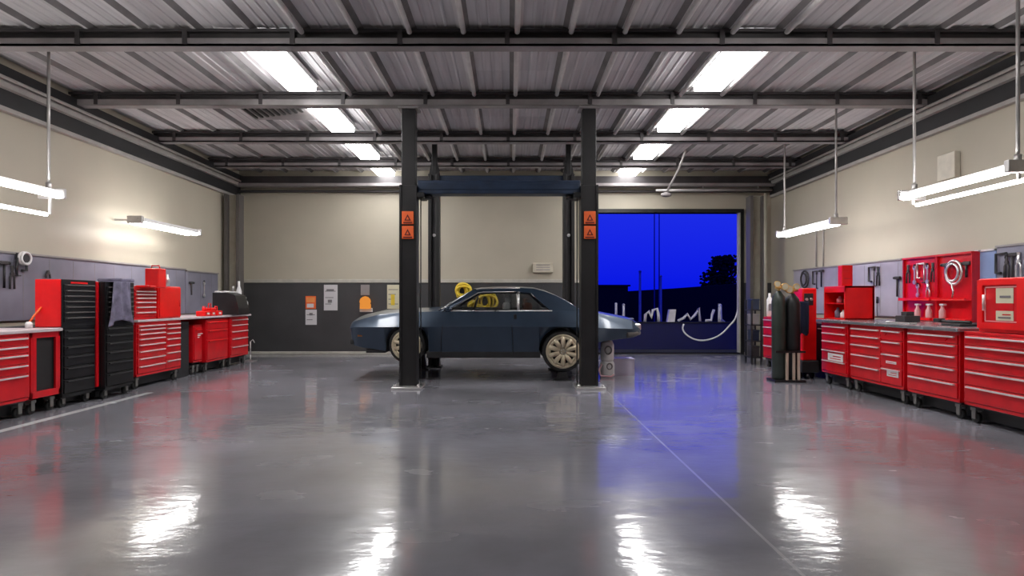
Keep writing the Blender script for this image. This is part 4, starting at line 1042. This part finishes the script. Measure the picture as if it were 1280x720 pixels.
# beige box on cream wall
Y = YB-.001; t = thing('wall_heater', (PX(678, Y), Y, PZ(340, Y)), 'small beige box on cream back wall above the car', 'wall box')
w = MB(); w.box(PX(666, Y), PX(691, Y), Y-.12, Y, PZ(341, Y), PZ(329, Y), bev=.015); w.build('housing', CREAM, t)
w = MB()
for i in range(3): w.box(PX(670, Y), PX(687, Y), Y-.124, Y-.119, PZ(338-3*i, Y), PZ(337-3*i, Y))
w.build('grille', BEAML, t)
# yellow hose bundles on hooks seen over and through the car
def bundle(px, py, R, lab, seed):
    random.seed(seed); Y = YB-.14; x = PX(px, Y); z = PZ(py, Y); w = MB()
    for k in range(7):
        a0 = random.uniform(0, 6.28); rx = R*random.uniform(.55, 1); rz = R*random.uniform(.5, .95); ox = random.uniform(-.06, .06); oz = random.uniform(-.05, .05); yo = -.02*k+.06
        w.tube([(x+ox+math.cos(a)*rx, Y+yo+.015*math.sin(3*a+a0), z+oz+math.sin(a)*rz) for a in [2*PI*i/18 for i in range(18)]], .026, seg=6, closed=True)
    w.cyl((x, YB-.02, z+R*.8), (x, YB-.2, z+R*.85), .015, seg=6, m=1)
    tag(w.build('hose_bundle', [YEL, CHR], origin=(x, YB-.02, z)), lab, 'hose', 'yellow hose bundles on back wall')
bundle(578, 364, .17, 'small yellow hose bundle on back wall above the car windscreen', 3)
bundle(606, 378, .24, 'large yellow hose bundle on back wall seen through car windows', 5)
bundle(592, 383, .13, 'smallest yellow hose bundle on back wall behind the car dashboard', 8)
# white tall pipe beside right rear post and small wall boxes at back
w = MB(); Y = YB-.05; w.box(PX(725, Y), PX(731, Y), Y-.04, Y+.03, 1.0, 3.5, bev=.01)
tag(w.build('downpipe', mat('white_pipe', (.6, .58, .52), .5), origin=(PX(728, Y), Y, 1.0)), 'pale vertical duct on back wall left of the doorway', 'duct')
w = MB(); w.cyl((PX(820, 13.9), 13.9, PZ(238, 13.9)), (5.7, 13.9, PZ(237, 13.9)), .03, seg=8); 
for xx in (4.2, 5.4): w.cyl((xx, 13.9, PZ(238, 13.9)), (xx, 13.9, 3.67), .012, seg=6)
tag(w.build('door_track', PIPE, origin=(4, 13.9, 3.5)), 'horizontal steel track hung above the doorway', 'track')

# ------------------------------------------------------------------ outside
o = MB().box(-25, 45, YB+.2, 90, -.2, -.005).build('ground', ASPH); struct(o)
w = MB(); yw = 15.6; w.box(PX(735, yw), PX(960, yw), yw, yw+.3, -.01, PZ(404, yw)); w.box(PX(735, yw), PX(960, yw), yw-.03, yw+.33, PZ(404, yw), PZ(402.5, yw), m=1)
tag(w.build('low_wall', [PARA, BLD], origin=(4, yw, 0)), 'low dark blue wall outside across the doorway', 'wall')
w = MB(); yw2 = 34; x0, x1, x2 = PX(784, yw2), PX(850, yw2), PX(985, yw2)
w.prism([(x0, -.01), (x2, -.01), (x2, PZ(350, yw2)), (x1, PZ(360, yw2)), (x0, PZ(364, yw2))], 'Y', yw2, yw2+6)
tag(w.build('dark_building', BLD, origin=(x1, yw2, 0)), 'long dark building with sloping roofline behind low wall', 'building')
w = MB(); x0, x1 = PX(735, 30), PX(785, 30); w.box(x0, x1, 30, 33, -.01, PZ(358, 30)); w.box(x0-.1, x1+.1, 29.9, 33.1, PZ(358, 30), PZ(356, 30))
tag(w.build('dark_shed', BLD, origin=((x0+x1)/2, 31, 0)), 'black flat-roofed shed outside at left of the doorway', 'shed')
# tree
t = thing('tree', (PX(900, 46), 46, 0), 'dark bushy tree against blue sky outside', 'tree')
w = MB(); w.tube([(PX(900, 46), 46, 0), (PX(901, 46), 46, 1.6), (PX(900, 46), 46, 3.0)], [.18, .14, .09]); 
w.build('trunk', BLD, t)
w = MB(); random.seed(4)
for i in range(900):
    a = random.uniform(0, 6.28); rr = random.random()**.5; zz = random.uniform(-1, 1)
    px = 902+rr*math.cos(a)*(21 if zz < .2 else 15)+ (2 if zz > 0 else -3); py = 341-zz*21
    c = Vector((PX(px, 46), 46+random.uniform(-1, 1), PZ(py, 46)))
    w.sphere(c, random.uniform(.06, .15), sub=1, sc=(1, 1, .8))
w.build('crown', LEAF, t)
# poles outside
BP = mat('pale_blue_pole', (.30, .34, .75), .4); DP = mat('mid_blue_pole', (.08, .10, .45), .6)
for px, py, r, mm, yy, lab in ((800, 340, .055, BP, 22, 'slim pale pole outside, left of the tall mast'), (826, 346, .05, BP, 22, 'short slim pale pole outside, right of the tall mast'),
                          (818, 262, .028, DP, 24, 'tall thin dark mast outside, left of the close pair'), (824, 262, .028, DP, 24, 'tall thin dark mast outside, right of the close pair')):
    w = MB(); x = PX(px, yy); w.cyl((x, yy, -.005), (x, yy, PZ(py, yy)), r, r*.7, seg=8); w.cyl((x, yy, -.005), (x, yy, .1), r*2, seg=8)
    w.cyl((x, yy, PZ(py, yy)), (x, yy, PZ(py, yy)+.06), r*1.2, r*.5, seg=8)
    tag(w.build('pole', mm, origin=(x, yy, 0)), lab, 'pole', 'poles outside')
# pale things on the low wall
yw = 15.7; zt = PZ(402.5, 15.6)
WO = mat('weathered_white', (.85, .83, .8), .5)
def on_wall(fn, name, px, lab, cat):
    w = MB(); x = PX(px, yw); fn(w, x); bmesh.ops.transform(w.bm, matrix=Matrix.Translation((x, yw, zt)) @ Matrix.Scale(.8, 4) @ Matrix.Translation((-x, -yw, -zt)), verts=w.bm.verts); tag(w.build(name, WO, origin=(x, yw, zt)), lab, cat, 'pale things on the low wall outside')
def post(hh, r): 
    def f(w, x): w.cyl((x, yw, zt), (x, yw, zt+hh), r, r*.8, seg=10); w.sphere((x, yw, zt+hh), r)
    return f
on_wall(post(.55, .045), 'bollard', 770, 'pale upright stub above car tail, left one', 'post')
on_wall(post(.52, .045), 'bollard', 779.5, 'pale upright stub above car tail, right one', 'post')
def arch(w, x):
    w.tube([(x-.22, yw, zt), (x-.2, yw, zt+.22), (x-.1, yw, zt+.33), (x-.02, yw, zt+.12), (x+.03, yw, zt+.36), (x+.16, yw, zt+.4), (x+.2, yw, zt+.2), (x+.2, yw, zt)], .05, seg=8)
on_wall(arch, 'bent_pipe', 815, 'pale twin-arched bent pipe outside', 'pipe')
def drum(w, x): w.prism([(x-.11, zt), (x+.11, zt), (x+.15, zt+.38), (x-.05, zt+.38)], 'Y', yw-.1, yw+.1)
on_wall(drum, 'jerrycan', 838, 'pale leaning container outside', 'container')
def zig(w, x): w.tube([(x-.33, yw, zt+.03), (x-.15, yw, zt+.12), (x-.05, yw, zt+.24), (x+.05, yw, zt+.08), (x+.2, yw, zt+.22), (x+.3, yw, zt+.42), (x+.34, yw, zt+.02)], .045, seg=8)
on_wall(zig, 'bent_pipe', 861, 'pale zigzag bent pipe outside', 'pipe')
def ell(w, x): w.tube([(x-.2, yw, zt+.04), (x-.02, yw, zt+.05), (x, yw, zt+.2), (x+.06, yw, zt+.38)], .042, seg=8)
on_wall(ell, 'bent_pipe', 890, 'pale short elbow pipe outside near the hanging hose', 'pipe')
on_wall(lambda w, x: (w.cyl((x, yw, zt), (x, yw, zt+.5), .075, .05, seg=10), w.sphere((x, yw, zt+.5), .06), w.cyl((x, yw, zt+.1), (x+.14, yw, zt), .03, seg=6)), 'bollard', 900, 'tallest pale rounded stub outside, beside the white hose', 'post')
# white hose hanging from door jamb
Y = YB+.06; pts = [(923.5, 378), (922.5, 388), (919, 399), (912, 407), (903, 416), (893, 422), (880, 425.5), (868, 424), (858, 418), (853.5, 411), (855, 404)]
hp_ = []
for i in range(len(pts)-1):
    p0, p1, p2, p3 = pts[max(i-1, 0)], pts[i], pts[i+1], pts[min(i+2, len(pts)-1)]
    for q in range(5):
        u = q/5; hp_.append(tuple(.5*(2*p1[c]+(p2[c]-p0[c])*u+(2*p0[c]-5*p1[c]+4*p2[c]-p3[c])*u*u+(3*p1[c]-p0[c]-3*p2[c]+p3[c])*u**3) for c in (0, 1)))
w = MB(); w.tube([(PX(a, Y), Y+.02*math.sin(i*.2), PZ(b, Y)) for i, (a, b) in enumerate(hp_)], .018, seg=8)
tag(w.build('hanging_hose', WHT, origin=(PX(923, Y), Y, PZ(378, Y))), 'white looped hose hanging from the right side of doorway', 'hose')

# ------------------------------------------------------------------ world, camera
wd = bpy.data.worlds.new('dusk'); SC.world = wd; wd.use_nodes = True
nt = wd.node_tree; nt.nodes.clear()
tc = nt.nodes.new('ShaderNodeTexCoord'); sp = nt.nodes.new('ShaderNodeSeparateXYZ'); nt.links.new(tc.outputs['Generated'], sp.inputs[0])
r = nt.nodes.new('ShaderNodeValToRGB')
r.color_ramp.elements[0].position = 0.0; r.color_ramp.elements[0].color = (.001, .006, .78, 1)
r.color_ramp.elements[1].position = 0.2; r.color_ramp.elements[1].color = (.018, .035, .80, 1)
e = r.color_ramp.elements.new(.5); e.color = (.01, .02, .3, 1)
nt.links.new(sp.outputs['Z'], r.inputs[0])
bg = nt.nodes.new('ShaderNodeBackground'); bg.inputs[1].default_value = 1.0; nt.links.new(r.outputs[0], bg.inputs[0])
wo = nt.nodes.new('ShaderNodeOutputWorld'); nt.links.new(bg.outputs[0], wo.inputs[0])

cam = bpy.data.cameras.new('camera'); co = bpy.data.objects.new('camera', cam); COL.objects.link(co)
co.location = (0, 0, H); co.rotation_euler = (PI/2, 0, 0)
cam.sensor_width = 36; cam.lens = 36*F/1280; cam.shift_x = (640-CX)/1280; cam.shift_y = (CY-360)/1280
cam.clip_end = 300
SC.camera = co
SC.view_settings.view_transform = 'Standard'; SC.view_settings.look = 'None'; SC.view_settings.gamma = 1.0
SC.view_settings.exposure = 0.0
try: SC.view_settings.use_curve_mapping = False
except Exception: pass
SC.cycles.use_denoising = True
SC.cycles.max_bounces = 8; SC.cycles.diffuse_bounces = 4; SC.cycles.glossy_bounces = 4
SC.cycles.sample_clamp_indirect = 6.0
for o in bpy.data.objects:
    if '_o' in o.keys(): del o['_o']
